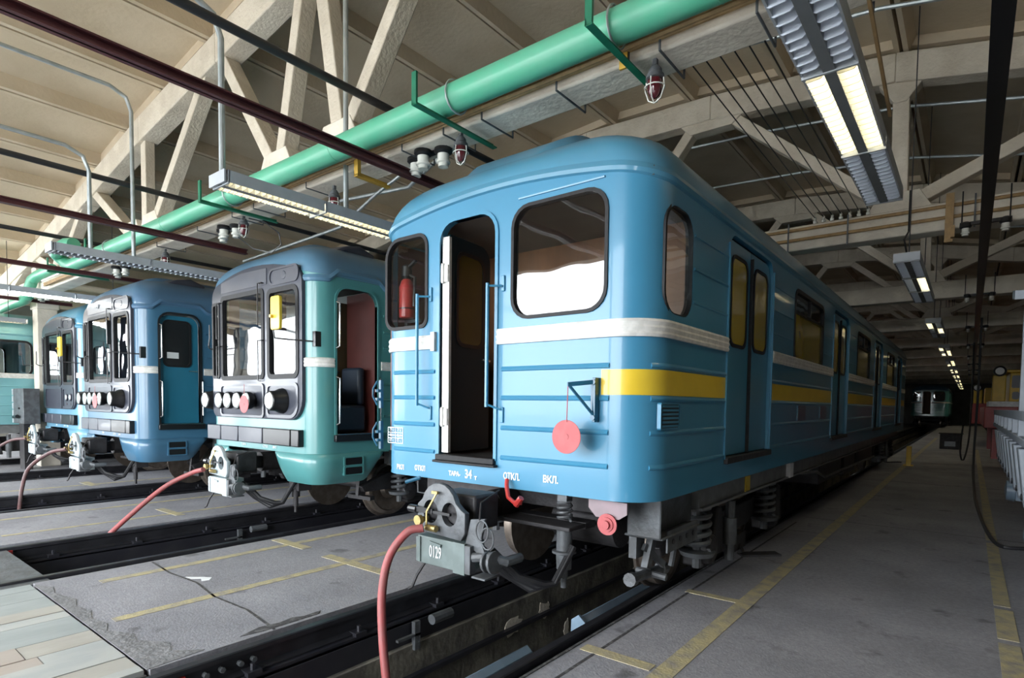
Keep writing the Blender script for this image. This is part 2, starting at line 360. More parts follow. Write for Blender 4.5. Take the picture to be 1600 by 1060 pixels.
# slab joints and chips
def joint(x0, x1, y0, y1, z=.0025): MB().box(x0, x1, y0, y1, -.01, z).build('slab_joint', 'joint', floor)
pts = [(-6.43, 2.3), (-5.9, 2.26), (-5.4, 2.29), (-4.9, 2.22), (-4.4, 2.24), (-3.87, 2.17)]
mb = MB()
for p, q in zip(pts, pts[1:]): mb.bar((*p, 0), (*q, 0), .02, .006)
mb.build('slab_joint', 'joint', floor)
mb = MB()
random.seed(3)
poly = [(-3.99, 2.12), (-3.93, 1.95), (-3.9, 2.1), (-3.9, 2.55), (-3.95, 2.6), (-3.94, 2.45), (-3.98, 2.38), (-3.96, 2.25)]
mb.prism(poly, lambda a, b: (a, b, .0), lambda a, b: (a, b, .004)); mb.build('broken_edge', 'joint', floor)
mb = MB(); poly = [(-6.4, 1.345), (-6.2, 1.44), (-6.0, 1.4), (-5.7, 1.47), (-5.5, 1.42), (-5.3, 1.46), (-5.1, 1.41), (-4.9, 1.45), (-4.75, 1.4), (-4.55, 1.5), (-4.4, 1.47), (-4.2, 1.6), (-4.05, 1.55), (-3.9, 1.7), (-3.87, 1.345)]
mb.prism(poly, lambda a, b: (a, b, .0), lambda a, b: (a, b, .0035)); mb.build('rough_patch', mat('rough_cement', (.16, .16, .165), .9, var=.8, vscale=7, col2=(.24, .24, .245), vfac=(.4, .65), bump=.4, bscale=30), floor)
joint(-1.9, -1.88, YN, 9); joint(-2.06, -2.04, YN, 40, .006)
for y in (9.5, 15.5, 21.5): joint(-1.88, 1.0, y, y + .012)
for y in (8.3, 14): joint(-6.45, -3.86, y, y + .015)
# a whitish paint splash on the platform
mb = MB(); mb.prism([(-5.66, 2.3), (-5.56, 2.31), (-5.5, 2.37), (-5.42, 2.34), (-5.4, 2.4), (-5.46, 2.45), (-5.53, 2.41)], lambda a, b: (a, b, 0), lambda a, b: (a, b, .002))
mb.build('paint_splash', 'letter', floor)

# pits: walls, ledges, steel beams and rails
def pit(cx, p0, p1, y1):
    r = struct(bpy.data.objects.new('inspection_pit', None)); r.name = 'trim_1'; COL.objects.link(r)
    for s, e in ((-1, p0), (1, p1)):
        xi = cx + s * .62
        MB().box(min(xi, e + s * .05), max(xi, e + s * .05), YN, y1, -1.46, -.37).build('pit_wall', 'pit', r, bev=.01)
        MB().box(cx + s * .60 - .03, cx + s * .60 + .03, YN, y1, -.66, -.62).build('pit_ledge', 'beamblk', r)
        xa = cx + s * .78
        # black channel under the rail
        MB().box(xa - .09, xa + .09, YN, y1, -.37, -.345).box(xa - .012, xa + .012, YN, y1, -.345, -.185).box(xa - .10, xa + .10, YN, y1, -.185, -.165).box(cx + s * .66 - .006, cx + s * .66 + .006, YN, y1, -.37, -.2).build('steel_beam', 'beamblk', r)
        prof = [(-.065, -.16), (.065, -.16), (.065, -.15), (.012, -.135), (.012, -.045), (.036, -.035), (.036, -.004), (.028, .003), (-.028, .003), (-.036, -.004), (-.036, -.035), (-.012, -.045), (-.012, -.135), (-.065, -.15)]
        MB().prism([(xa + a, b) for a, b in prof], front(YN), front(y1)).build('rail', 'rail', r)
        if s < 0:
            for k in range(14):
                y = 1.9 + .85 * k
                MB().box(xa + .02, xa + .11, y - .05, y + .05, -.165, -.135).cyl((xa + .075, y, -.135), (xa + .075, y, -.09), .016, 6).build('rail_clip', 'beamblk', r)
    return r
pits = []
for i, cx in enumerate(TRACKS):
    pits.append(pit(cx, *PITS[i], YF - 1))
pits.append(pit(1.8, *PITS[5], YF - 1))
# fishplate bolts of the nearest rail, red plates
xa = TRACKS[0] - .78
for y in (1.62, 1.72, 1.84, 1.93): MB().cyl((xa + .012, y, -.085), (xa + .05, y, -.085), .018, 8).build('fishplate_bolt', 'iron_grey', pits[0])
MB().box(xa + .013, xa + .03, 1.2, 1.5, -.14, -.05).build('red_plate', 'red', pits[0])
xa = TRACKS[1] - .78
MB().box(xa + .013, xa + .05, .9, 1.55, -.14, -.03).build('red_plate', 'red', pits[1])
# wall patches of peeling paint in the pit
for y, z, w, h in ((3.1, -.72, .22, .16), (4.6, -.62, .3, .22), (5.15, -.6, .25, .2), (7.4, -.62, .22, .25), (5.6, -.95, .12, .26)):
    n = 17; poly = [(y + w * .5 * math.cos(2 * PI * k / n) * random.uniform(.55, 1.15), z + h * .5 * math.sin(2 * PI * k / n) * random.uniform(.55, 1.15)) for k in range(n)]
    X0 = TRACKS[0] - .62
    MB().prism(poly, sidep(X0 - .002), sidep(X0 + .006)).build('peeling_patch', 'concrete_white' if w < .25 else 'concrete', pits[0])
MB().box(-8.35, -6.5, .2, 1.5, -.05, -.02).build('cover_plate', 'iron_grey', pits[1])
# clips with short bright tubes on the beam of tracks one and two
for cx, y in ((TRACKS[0], 3.35), (TRACKS[1], 4.1)):
    X0 = cx - .62
    MB().box(X0 - .01, X0 + .03, y - .12, y - .06, -.42, -.18).box(X0, X0 + .03, y - .3, y - .06, -.3, -.28).cyl((X0 + .05, y + .05, -.2), (X0 + .05, y + .28, -.2), .045, 10).build('beam_fitting', 'iron_grey', pits[0] if cx == TRACKS[0] else pits[1])

# outside walls
def wall_box(name, *b): return struct(MB().box(*b).build(name, 'wall'))
wall_left = struct(bpy.data.objects.new('wall_left', None)); COL.objects.link(wall_left)
MB().box(XL - .3, XL, 3.4, YF, -1.6, 6).box(XL - .3, XL, YN, 3.4, -1.6, .5).box(XL - .3, XL, YN, 3.4, 4.7, 6).box(XL - .3, XL, YN - .25, YN + .2, .5, 4.7).build('wall_panel', 'wall', wall_left)
for _k, (_a, _b) in enumerate(((YN + .2, -1.0), (-.8, 3.4))):
    _w = struct(MB().box(XL - .2, XL - .1, _a, _b, .5, .6).box(XL - .2, XL - .1, _a, _b, 4.6, 4.7).box(XL - .2, XL - .1, _a - .2, _a, .5, 4.7).box(XL - .2, XL - .1, _b, _b + .2 * (_k == 0), .5, 4.7).build('window_%d' % (_k + 1), 'white'))
    for _q in range(1, 4): MB().box(XL - .18, XL - .12, _a + (_b - _a) * _q / 4 - .03, _a + (_b - _a) * _q / 4 + .03, .6, 4.6).build('window_mullion', 'white', _w)
    for _z in (1.6, 2.6, 3.6): MB().box(XL - .18, XL - .12, _a, _b, _z - .025, _z + .025).build('window_bar', 'white', _w)
_pl = bpy.data.lights.new('window_portal', 'AREA'); _pl.shape = 'RECTANGLE'; _pl.size = 7.7; _pl.size_y = 4.2; _pl.cycles.is_portal = True
_po = bpy.data.objects.new('window_portal', _pl); COL.objects.link(_po); _po.location = (XL - .35, -.5, 2.6); _po.rotation_euler = (PI / 2, 0, -PI / 2)
wall_box('wall_right', XR, XR + .3, YN, YF, -1.6, 7)
wall_box('wall_far', XL, XR, YF, YF + .3, -1.6, 7.4)
mb = MB(); xs = XL
for gx0, gx1 in sorted(GATES): mb.box(xs, gx0, YN - .25, YN, -.3, GATE_TOP); xs = gx1
mb.box(xs, XR, YN - .25, YN, -.3, GATE_TOP); mb.box(XL, XR, YN - .25, YN, GATE_TOP, 7.4)
struct(mb.build('wall_gate_side', 'wall'))
struct(MB().box(-70, 50, -60, YN - .25, -.3, -.02).build('floor_outside_yard', 'yard'))

# ceiling of ribbed roof panels between the trusses
ceiling = struct(bpy.data.objects.new('ceiling', None)); COL.objects.link(ceiling)
def panel_mesh(L):
    mb = MB(); w = 1.5; g = .012
    mb.box(-w / 2 + g, w / 2 - g, 0, L, .2, .26)
    for s in (-1, 1):
        a, b = sorted((s * (w / 2 - g), s * (w / 2 - .085)))
        c = s * (w / 2 - .14)
        p = [(s * (w / 2 - g), 0), (s * (w / 2 - .075), 0), (s * (w / 2 - .115), .2), (s * (w / 2 - g), .2)]
        mb.prism(p, front(0.02), front(L - .02))
    for y in (.02, L - .14): mb.box(-w / 2 + .05, w / 2 - .05, y, y + .12, .07, .2)
    return mb.mesh('roof_panel')
pm6, pm8 = panel_mesh(6), panel_mesh(8.5)
for me in (pm6, pm8): me.materials.append(M['roof_panel'])
ybays = [(YN, 8.5)] + [(y, 6) for y in TRY]
for (y0, L) in ybays:
    xx = -24.95
    while xx < 6.8:
        x0, x1 = xx, xx + 1.5; z0, z1 = roof_z(x0), roof_z(x1)
        o = bpy.data.objects.new('roof_panel', pm8 if L > 7 else pm6); COL.objects.link(o); o.parent = ceiling
        o.location = ((x0 + x1) / 2, y0, (z0 + z1) / 2 + .0); o.rotation_euler = (0, -math.atan2(z1 - z0, 1.5), 0)
        xx += 1.5

# ---------------------------------------------------------------- concrete roof trusses
def make_truss():
    r = thing('roof_truss', 'x', 'truss')
    up = [(-24.4, roof_z(-24.4)), (-17, roof_z(-17)), (-13.7, roof_z(-13.7)), (-10.9, roof_z(-10.9)), (-8.2, roof_z(-8.2)), (-6, roof_z(-6)), (-3.6, roof_z(-3.6)), (-1, roof_z(-1)), (.8, roof_z(.8)), (3, roof_z(3)), (6.5, roof_z(6.5))]
    mb = MB()
    for (a, za), (b, zb) in zip(up, up[1:]):
        q = [(a, za - .42), (b, zb - .42), (b, zb - .02), (a, za - .02)]
        mb.prism(q, front(-.14), front(.14))
    mb.build('upper_chord', 'concrete', r, bev=.015)
    MB().box(-24.4, 6.5, -.16, .16, 4.05, 4.42).build('lower_chord', 'concrete_white', r, bev=.02)
    def node(x, w=.8, h=.28):
        MB().prism([(x - w / 2, 4.4), (x + w / 2, 4.4), (x + w * .3, 4.4 + h), (x - w * .3, 4.4 + h)], front(-.11), front(.11)).build('gusset', 'concrete_white', r, bev=.01)
    for x in (-.9, -5.5, -6.75, -10.6, -11.4, -15.6, -20): node(x)
    def mem(a, b, nm='diagonal', w=.17):
        MB().bar((a[0], 0, a[1]), (b[0], 0, b[1]), .2, w, up=(0, 1, 0) if False else (0, 0, 1)).build(nm, 'concrete', r, bev=.012)
    T = lambda x: (x, roof_z(x) - .25)
    mem((-.9, 4.5), T(-.93), 'post', .17); mem((-1.0, 4.5), T(-3.5)); mem((-.8, 4.5), T(2.1))
    mem((-5.4, 4.5), T(-3.75)); mem((-5.5, 4.5), T(-5.9), 'post'); mem((-6.7, 4.5), T(-6.15)); mem((-6.8, 4.5), T(-8.2))
    mem((-10.5, 4.5), T(-8.5)); mem((-10.9, 4.4), T(-10.9), 'post', .15); mem((-11.4, 4.4), T(-13.4)); mem((-15.5, 4.4), T(-13.8)); mem((-15.7, 4.4), T(-17.5)); mem((-20, 4.4), T(-18)); mem((-20.1, 4.4), T(-22))
    z = roof_z(-3.6) - .42
    MB().prism([(-4.15, z + .05), (-3.95, z - .16), (-3.25, z - .16), (-3.0, z + .03)], front(-.12), front(.12)).build('gusset', 'concrete', r, bev=.01)
    z = roof_z(-1) - .42
    MB().prism([(-1.22, z + .05), (-1.0, z - .28), (-.86, z - .28), (-.64, z + .0)], front(-.1), front(.1)).build('gusset', 'concrete', r, bev=.01)
    return r
def copy_tree(o, parent=None):
    c = o.copy(); COL.objects.link(c)
    if parent: c.parent = parent
    for ch in [q for q in o.children]: copy_tree(ch, c)
    return c
mb = MB(); _rx = [-25.5 + 1.5 * k for k in range(23)]
mb.add([(x, y, roof_z(x) + .3 + dz) for dz in (0, .06) for y in (YN - .3, YF + .3) for x in _rx],
       [(i, i + 1, 23 + i + 1, 23 + i) for i in range(22)] + [(46 + i + 1, 46 + i, 69 + i, 69 + i + 1) for i in range(22)])
mb.build('roof_covering', 'joint', ceiling)
truss0 = make_truss()
TL = ['nearest concrete roof truss, right behind the long green pipe', 'second concrete roof truss, with two tan cables along its white lower chord',
      'third concrete roof truss, above the hanging lamp with one lit cell', 'fourth concrete roof truss, just beyond the small two-cell lit lamp']
for i, y in enumerate(TRY):
    t = truss0 if i == 0 else copy_tree(truss0)
    t.location = (0, y - .06, 0)
    if i < 4: t['label'] = TL[i]
    else: t['label'] = ORD[i] + ' concrete roof truss counting back from the camera'; t['group'] = 'far concrete roof trusses'
# columns
for i, (x, y) in enumerate(((-17.55, 4.05), (5.6, 22), (5.6, 40), (-17.55, 22), (-17.55, 40), (5.6, 58))):
    mb = MB().box(x - .2, x + .2, y - .2, y + .2, 0, roof_z(x) - .5).box(x - .3, x + .3, y - .22, y + .22, 3.75, 4.05)
    tag(mb.build('concrete_column', 'concrete_white', bev=.02),
        ['white concrete column beside the leftmost grey-masked train'][0] if i == 0 else 'concrete column standing far back in the dark hall', 'column', None if i == 0 else 'far columns')

# ================================================================ rail cars
class Outline:
    def __init__(s, w, r): s.w, s.r = w, r; s.a = w - r; s.q = r * PI / 2
    def pos(s, t, off=0):
        sg = 1 if t >= 0 else -1; t = abs(t)
        if t <= s.a: p, n = (t, 0), (0, -1)
        elif t <= s.a + s.q:
            u = (t - s.a) / s.r; p = (s.a + s.r * math.sin(u), s.r - s.r * math.cos(u)); n = (math.sin(u), -math.cos(u))
        else: p, n = (s.w, s.r + t - s.a - s.q), (1, 0)
        return ((p[0] + n[0] * off) * sg, p[1] + n[1] * off)
    def s_of_y(s, y): return s.a + s.q + y - s.r        # side
    def samples(s, s0, s1):
        out = {s0, s1}
        for g in (-1, 1):
            for k in range(9):
                v = g * (s.a + s.q * k / 8)
                if s0 < v < s1: out.add(v)
        return sorted(out)
def strip(ol, s0, s1, prof, zf=None, zf_pts=None):
    """closed profile [(offset, z)] swept along the car outline"""
    ss = ol.samples(s0, s1)
    if zf: ss = sorted(set(ss) | {s0 + (s1 - s0) * k / 24 for k in range(25)})
    n = len(prof); mb = MB(); vs = []
    for t in ss:
        for off, z in prof:
            x, y = ol.pos(t, off); vs.append((x, y, z + (zf(t) if zf else 0)))
    fs = [(i * n + k, i * n + (k + 1) % n, (i + 1) * n + (k + 1) % n, (i + 1) * n + k) for i in range(len(ss) - 1) for k in range(n)]
    fs += [tuple(range(n))[::-1], tuple((len(ss) - 1) * n + k for k in range(n))]
    return mb.add(vs, fs)
RIB = lambda z: [(0, z - .017), (.009, z - .011), (.013, z), (.009, z + .009), (0, z + .02), (-.01, z)]

def body(root, ol, L, paint, cutters, z0=1.0, arch=.15, zt=3.16):
    w = ol.w; ti = .05
    smax = ol.s_of_y(L)
    ss = sorted(set(ol.samples(-smax, smax)) | {-ol.a + 2 * ol.a * k / 12 for k in range(13)})
    ztop = lambda x, y: zt + (arch * (1 - (x / w) ** 2) if y < ol.r else 0)
    n = len(ss); vs = []
    for off in (0, -ti):
        for lv in (0, 1):
            for t in ss:
                x, y = ol.pos(t, off); y = min(y, L)
                x0, y0 = ol.pos(t, 0)
                vs.append((x, y if abs(t) < smax - 1e-6 else L - (0 if off == 0 else 0), z0 if lv == 0 else ztop(x0, y0)))
    O0, O1, I0, I1 = 0, n, 2 * n, 3 * n; fs = []
    for i in range(n - 1):
        fs += [(O0 + i, O0 + i + 1, O1 + i + 1, O1 + i), (I0 + i + 1, I0 + i, I1 + i, I1 + i + 1),
               (O0 + i + 1, O0 + i, I0 + i, I0 + i + 1), (O1 + i, O1 + i + 1, I1 + i + 1, I1 + i)]
    fs += [(O0, O1, I1, I0), (O0 + n - 1, I0 + n - 1, I1 + n - 1, O1 + n - 1)]
    o = MB().add(vs, fs).build('body_shell', paint, root)
    cut(o, cutters)
    MB().box(-w + .05, w - .05, L - .06, L, z0, zt + .1).build('end_wall', paint, root)
    return o
def roof(root, w, r, L, paint, arch=.15, zt=3.16, ztop=3.72, front_len=.95, m=2.0):
    lev = 14; vs = []; NA = 6; per = None
    for k in range(lev + 1):
        g = k / lev * .985; g = 1 - (1 - g) ** 1.0
        ang = g * PI / 2
        zz = math.sin(ang)
        # superellipse: side inset and front inset
        sx = (1 - zz ** m) ** (1 / 2.9); hw = w * sx
        fy = front_len * (1 - (1 - zz ** 2.2) ** (1 / 2.1))
        rad = min(max(r + fy * .5, .02), hw * .98)
        ring = []
        ring.append((-hw, L))
        for q in range(NA + 1):
            a = PI + .5 * PI * q / NA; ring.append((-hw + rad + rad * math.cos(a), fy + rad + rad * math.sin(a)))
        for q in range(1, 8): ring.append((-hw + rad + (2 * hw - 2 * rad) * q / 8, fy))
        for q in range(NA + 1):
            a = 1.5 * PI + .5 * PI * q / NA; ring.append((hw - rad + rad * math.cos(a), fy + rad + rad * math.sin(a)))
        ring.append((hw, L))
        for x, y in ring:
            # front gutter arches upward, sides are level
            t = max(0, 1 - y / .6); zb = zt + arch * t * (1 - min(1, (x / w) ** 2))
            vs.append((x, y, zb + (ztop - zb) * zz))
        per = len(ring)
    fs = [(i * per + j, i * per + j + 1, (i + 1) * per + j + 1, (i + 1) * per + j) for i in range(lev) for j in range(per - 1)]
    fs.append(tuple(lev * per + j for j in range(per)))
    fs.append(tuple([i * per for i in range(lev + 1)] + [i * per + per - 1 for i in range(lev, -1, -1)]))
    return MB().add(vs, fs).build('roof', paint, root, sharp=.9)
def duct(root, w, L, paint, hw, y0, y1, h, front_len=.95, arch=.15, zt=3.16, ztop=3.72):
    def rz(x, y):
        zs = math.sqrt(max(0, 1 - min(1, abs(x) / w) ** 2.9)); u = max(0, 1 - y / front_len); zf = max(0, 1 - u ** 2.1) ** (1 / 2.2)
        t = max(0, 1 - y / .6); zb = zt + arch * t * (1 - min(1, (x / w) ** 2))
        return zb + (ztop - zb) * min(zs, zf)
    ys = [y0 + (1.4 - y0) * k / 14 for k in range(15)] + [2.5, 5, 8, y1]
    vs = []; NX = 14
    for i, y in enumerate(ys):
        e = min(1, (y - y0) / .5 + .0); e = math.sin(e * PI / 2)
        half = hw * (.75 + .25 * e)
        for k in range(NX + 1):
            x = -half + 2 * half * k / NX; q = abs(2 * k / NX - 1)
            vs.append((x, y, rz(x, y) + (-.02 if q > .99 else h * e * min(1, (1 - q) * 9) ** .6)))
    fs = [(i * (NX + 1) + k, i * (NX + 1) + k + 1, (i + 1) * (NX + 1) + k + 1, (i + 1) * (NX + 1) + k) for i in range(len(ys) - 1) for k in range(NX)]
    return MB().add(vs, fs).build('roof_duct', paint, root, sharp=1.2)
def gutter(root, ol, L, paint, arch=.15, zt=3.16):
    smax = ol.s_of_y(L)
    def zf(t):
        x, y = ol.pos(t); return arch * (1 - (x / ol.w) ** 2) if y < ol.r else 0
    prof = [(-.01, zt - .045), (.02, zt - .03), (.03, zt - .005), (.012, zt + .035), (-.02, zt + .045)]
    a = strip(ol, -ol.a - ol.q, ol.a + ol.q, prof, zf); a.build('gutter', paint, root)
    for s in (-1, 1):
        s0, s1 = sorted((s * (ol.a + ol.q), s * smax)); strip(ol, s0, s1, prof).build('gutter', paint, root)

def window(root, poly_o, poly_i, f, d, mat_pane='window_glass', fm='rubber', nm='window', extra=None):
    """f(depth)->plane mapping; frame ring plus pane"""
    mb = MB(); mb.ring(poly_o, poly_i, f(-d), f(.05)); fr = mb.build(nm, fm, root, bev=0)
    MB().prism(poly_i, f(.012), f(.022)).build('pane', mat_pane, fr)
    return fr
FR = lambda d: front(d)
def SD(xf, s): return lambda d: sidep(xf - s * d)

def coupler(root, pale, number, numsize=.11, cond=.62):
    hp = 'box_pale' if pale else 'iron_grey'; bx = 'box_pale' if pale else 'box_green'
    y = -.52
    # head plate with two round openings
    out = [(-.24, .70), (.2, .68), (.24, .74), (.24, .88), (.2, .9)] + [(.18 * math.cos(a) * 1.0 - .02, .88 + .19 * math.sin(a)) for a in [PI * k / 10 for k in range(1, 10)]] + [(-.24, .9)]
    c = MB().prism(out, front(y), front(y + .05)).build('coupler_head', hp, root, bev=.008)
    cm = CU()
    for cx in (-.1, .09): cm.prism([(cx + .075 * math.cos(2 * PI * k / 20), .855 + .085 * math.sin(2 * PI * k / 20)) for k in range(20)], front(y - .1), front(y + .2))
    cut(c, cm)
    for cx in (-.1, .09):
        MB().lathe((cx, y + .05, .855), (0, 1, 0), [(0, .082), (.0, .074), (.05, .06), (.09, .03), (.09, .001)], 18).build('coupling_cup', 'iron', c)
    MB().box(-.3, .12, y - .03, y - .008, .85, .87).cyl((-.3, y - .02, .86), (-.22, y - .02, .86), .028, 10).box(-.26, -.05, y - .035, y - .012, .845, .882).build('latch_bar', 'black', c)
    MB().tube([(-.02, y - .02, 1.0), (-.03, y - .03, .97), (-.09, y - .05, .86), (-.09, y - .05, .74)], .008, 6).box(-.05, .005, y - .04, y - .02, .995, 1.015).build('brass_lever', 'brass', c)
    MB().lathe((-.135, y - .1, .8), (0, 1, 0), [(0, .01), (0, .036), (.035, .036), (.04, .02), (.1, .02)], 16).cyl((-.1, y - .04, .745), (.0, y - .04, .745), .024, 10).build('valve', 'brass', c)
    # head body behind the plate
    MB().prism([(-.2, .72), (.2, .72), (.2, .98), (-.2, .98)], front(y + .15), front(y + .42)).build('head_body', 'iron', c, bev=.02)
    MB().bar((.0, y + .3, .83), (0, y + 1.5, .83), .14, .16).cyl((0, y + .55, .83), (0, y + .8, .83), .13, 14).build('drawbar', 'iron', c)
    # electric contact box
    b = MB().box(-.235, .235, y + .0, y + .22, .46, .665).build('contact_box', bx, c, bev=.006)
    MB().box(.14, .25, y - .012, y + .0, .45, .67).build('box_lid_strip', bx, c); MB().box(-.24, -.2, y - .01, y, .47, .655).build('box_lid_strip', bx, c); MB().bar((-.1, y - .008, .63), (.02, y - .012, .618), .012, .02).build('lid_handle', bx, c)
    MB().box(.24, .3, y - .01, y + .05, .46, .66).tube([(.3, y + .02, .58), (.42, y + .06, .6), (.5, y + .14, .56), (.5, y + .3, .56)], .035, 8).lathe((.4, y + .05, .56), (1, 0, .1), [(0, .03), (0, .075), (.02, .075), (.02, .04), (.06, .04), (.06, .08), (.08, .08), (.08, .03)], 14).box(.36, .48, y - .06, y + .1, .465, .48).build('hinge_arm', 'iron_grey', c, bev=.004)
    MB().prism([(.22, .66), (.42, .58), (.36, .7), (.4, .86), (.27, .84)], front(y + .03), front(y + .05)).build('hook_plate', 'iron_grey', c)
    for q in range(2):
        MB().tube([(.4 + .055 * math.cos(a) + .03 * q, y + .0 + .02 * q, .78 - .05 * q + .075 * math.sin(a)) for a in [2 * PI * k / 14 for k in range(15)]], .006, 6).build('safety_ring', 'iron_grey', c)
    MB().tube([(.36, y + .02, .84), (.3, y + .1, .95), (.3, y + .3, 1.02)], .007, 6).tube([(-.2, y + .05, .46), (-.24, y + .0, .36), (-.27, y - .02, .27), (-.3, y - .03, .25)], .011, 6).build('pull_rod', 'iron', c)
    t = lettering(number, numsize, (-.045, y - .004, .56), (PI / 2, 0, 0), c, cond=cond)
    # jumper cables sagging behind
    for q in range(3):
        MB().tube([(.12 + .1 * q, y + .2, .6), (.34 + .07 * q, y + .3, .42), (.5 + .06 * q, y + .42, .3 + .03 * q), (.66, y + .5, .36), (.74, y + .62, .62)], .028, 8).build('jumper_cable', 'rubber', c)
    return c
def underframe(root, L, lite=False, bog=(2.62, None)):
    # sole bars and crossbeam
    for s in (-1, 1):
        MB().box(s * 1.2 - .05, s * 1.2 + .05, 1.2, L - .6, .8, 1.0).box(s * 1.24 - .04, s * 1.24 + .04, 1.2, L - .6, .79, .81).build('sole_bar', 'sole_grey', root)
    MB().box(-1.0, 1.0, .3, .45, .84, 1.0).box(-1.1, 1.1, 1.0, 1.12, .86, 1.0).build('cross_beam', 'iron', root)
    MB().prism([(-1.28, .4), (-1.0, .1), (1.0, .1), (1.28, .4), (1.28, L - .1), (-1.28, L - .1)], lambda a, b: (a, b, .99), lambda a, b: (a, b, 1.08)).build('underfloor', 'iron', root)
    for bi, yc in enumerate((2.65, L - 2.65)):
        b = MB().box(-.75, .75, yc - .18, yc + .18, .5, .72).build('bogie', 'iron', root)
        for s in (-1, 1):
            MB().prism([(yc - 1.75, .5), (yc - 1.7, .42), (yc - .9, .42), (yc - .55, .34), (yc + .55, .34), (yc + .9, .42), (yc + 1.7, .42), (yc + 1.75, .5), (yc + 1.3, .66), (yc + .6, .6), (yc - .6, .6), (yc - 1.3, .66)], sidep(s * 1.0 - .05), sidep(s * 1.0 + .05)).build('side_frame', 'iron', b, bev=.01)
        for dy in (-1.05, 1.05):
            for s in (-1, 1):
                MB().lathe((s * .68, yc + dy, .39), (s, 0, 0), [(0, .39), (0.0, .43), (.025, .425), (.03, .39), (.13, .39), (.135, .34), (.11, .32), (.09, .16), (.14, .12), (.16, .001)], 32).build('wheel', 'steel_tyre', b)
                MB().box(s * 1.05 - .1, s * 1.05 + .1, yc + dy + .02, yc + dy + .3, .2, .56).prism([(yc + dy + .1, .3), (yc + dy + .4, .28), (yc + dy + .34, .72), (yc + dy + .22, .74)], sidep(s * 1.1), sidep(s * 1.2)).lathe((s * 1.12, yc + dy, .39), (s, 0, 0), [(0, .14), (.12, .13), (.14, .001)], 16).build('axle_box', 'iron', b, bev=.02)
                for q in (-.12,):
                    if lite and s < 0: continue
                    MB().coil((s * 1.14, yc + dy + q, .4), .1, .38, 5, .023).lathe((s * 1.14, yc + dy + q, .33), (0, 0, 1), [(0, .07), (0.02, .14), (.06, .155), (.07, .05)], 16).cyl((s * 1.14, yc + dy + q, .24), (s * 1.14, yc + dy + q, .8), .04, 8).build('spring', 'iron_grey', b)
            MB().cyl((-.68, yc + dy, .39), (.68, yc + dy, .39), .08, 12).build('axle', 'iron', b)
        MB().box(.95, 1.18, yc - .3, yc + .1, .2, .36).bar((1.2, yc - .15, .16), (1.5, yc + .1, .17), .14, .02).bar((1.1, yc - .1, .36), (1.2, yc - .1, .17), .06, .05).build('contact_shoe', 'iron', b)
        MB().cyl((1.22, yc - .55, .2), (1.22, yc - .55, .76), .045, 10).cyl((1.22, yc - .55, .35), (1.22, yc - .55, .6), .065, 12).build('damper', 'iron_grey', b)
    if not lite:
        for y0, y1, z in ((6.2, 8.1, .48), (8.4, 9.6, .42), (10.0, 12.2, .5)):
            MB().box(.55, 1.22, y0, y1, z, .98).build('equipment_box', 'iron', root, bev=.02)
        MB().tube([(1.25, 4.6, .8), (1.3, 5.6, .74), (1.28, 6.3, .6), (1.28, 12, .55)], .02, 6).build('conduit', 'iron_grey', root)
def shoe_bracket(root, s=1):
    b = MB().box(s * 1.16 - .03, s * 1.16 + .03, .38, 1.2, .7, .99).box(s * 1.19 - .16, s * 1.19 + .1, .36, .38, .7, .99).box(s * 1.0, s * 1.3, .38, 1.1, .69, .71).build('shoe_bracket', 'iron_grey', root, bev=.01)
    MB().box(s * 1.28 - .006, s * 1.28 + .006, .5, 1.08, .58, .74).build('perforated_plate', 'iron_grey', b)
    for k in range(4): MB().cyl((s * 1.286, .6 + .13 * k, .65), (s * 1.292, .6 + .13 * k, .65), .022, 10).build('bolt_hole', 'black', b)
    MB().bar((s * 1.12, .62, .7), (s * 1.12, .5, .44), .05, .07).bar((s * 1.2, .9, .7), (s * 1.18, .82, .4), .03, .03).bar((s * 1.1, .5, .6), (s * 1.15, .75, .42), .03, .05).cyl((s * 1.1, .3, .4), (s * 1.1, .86, .36), .036, 10).cyl((s * 1.1, .28, .4), (s * 1.1, .34, .395), .05, 10).cyl((s * 1.0, .6, .385), (s * 1.24, .6, .37), .026, 8).cyl((s * 1.1, .8, .37), (s * 1.1, .88, .36), .05, 10).box(s * 1.02, s * 1.08, .42, .56, .52, .68).build('shoe_holder', 'iron_grey', b)
    return b

def door_pair(root, ol, yc, s, paint, pane='olive', wz=(2.19, 2.92)):
    """sliding leaves of one side doorway, recessed in the wall"""
    w = ol.w; f = sidep
    for k in (0, 1):
        y0 = yc - .655 + k * .66; y1 = y0 + .65
        xo = s * (w - .028); xi = s * (w - .06)
        lf = MB().prism(rr(y0, y1, 1.22, 3.06, (.005, .005, .12 * k + .005, .12 * (1 - k) + .005), 3), f(xo), f(xi)).build('door_leaf', paint, root, bev=.004)
        c = (y0 + y1) / 2
        po = rr(c - .235, c + .235, wz[0] - .03, wz[1] + .03, .11); pi = rr(c - .205, c + .205, wz[0], wz[1], .09)
        MB().ring(po, pi, f(xo + s * .012), f(xo - s * .01)).build('window_seal', 'rubber', lf)
        MB().prism(pi, f(xo + s * .004), f(xo - s * .002)).build('pane', pane, lf)
    MB().box(*sorted((s * (w - .03), s * (w + .0))), yc - .006, yc + .006, 1.22, 3.0).build('door_seal', 'rubber', root)
    MB().box(*sorted((s * (w - .03), s * (w + .035))), yc - .68, yc + .68, 1.16, 1.215).build('door_sill', 'iron', root, bev=.006)
    for e in (-.69, .69): MB().box(*sorted((s * w, s * (w + .015))), yc + e - .012, yc + e + .012, 1.2, 3.0).build('door_edge_strip', paint, root)

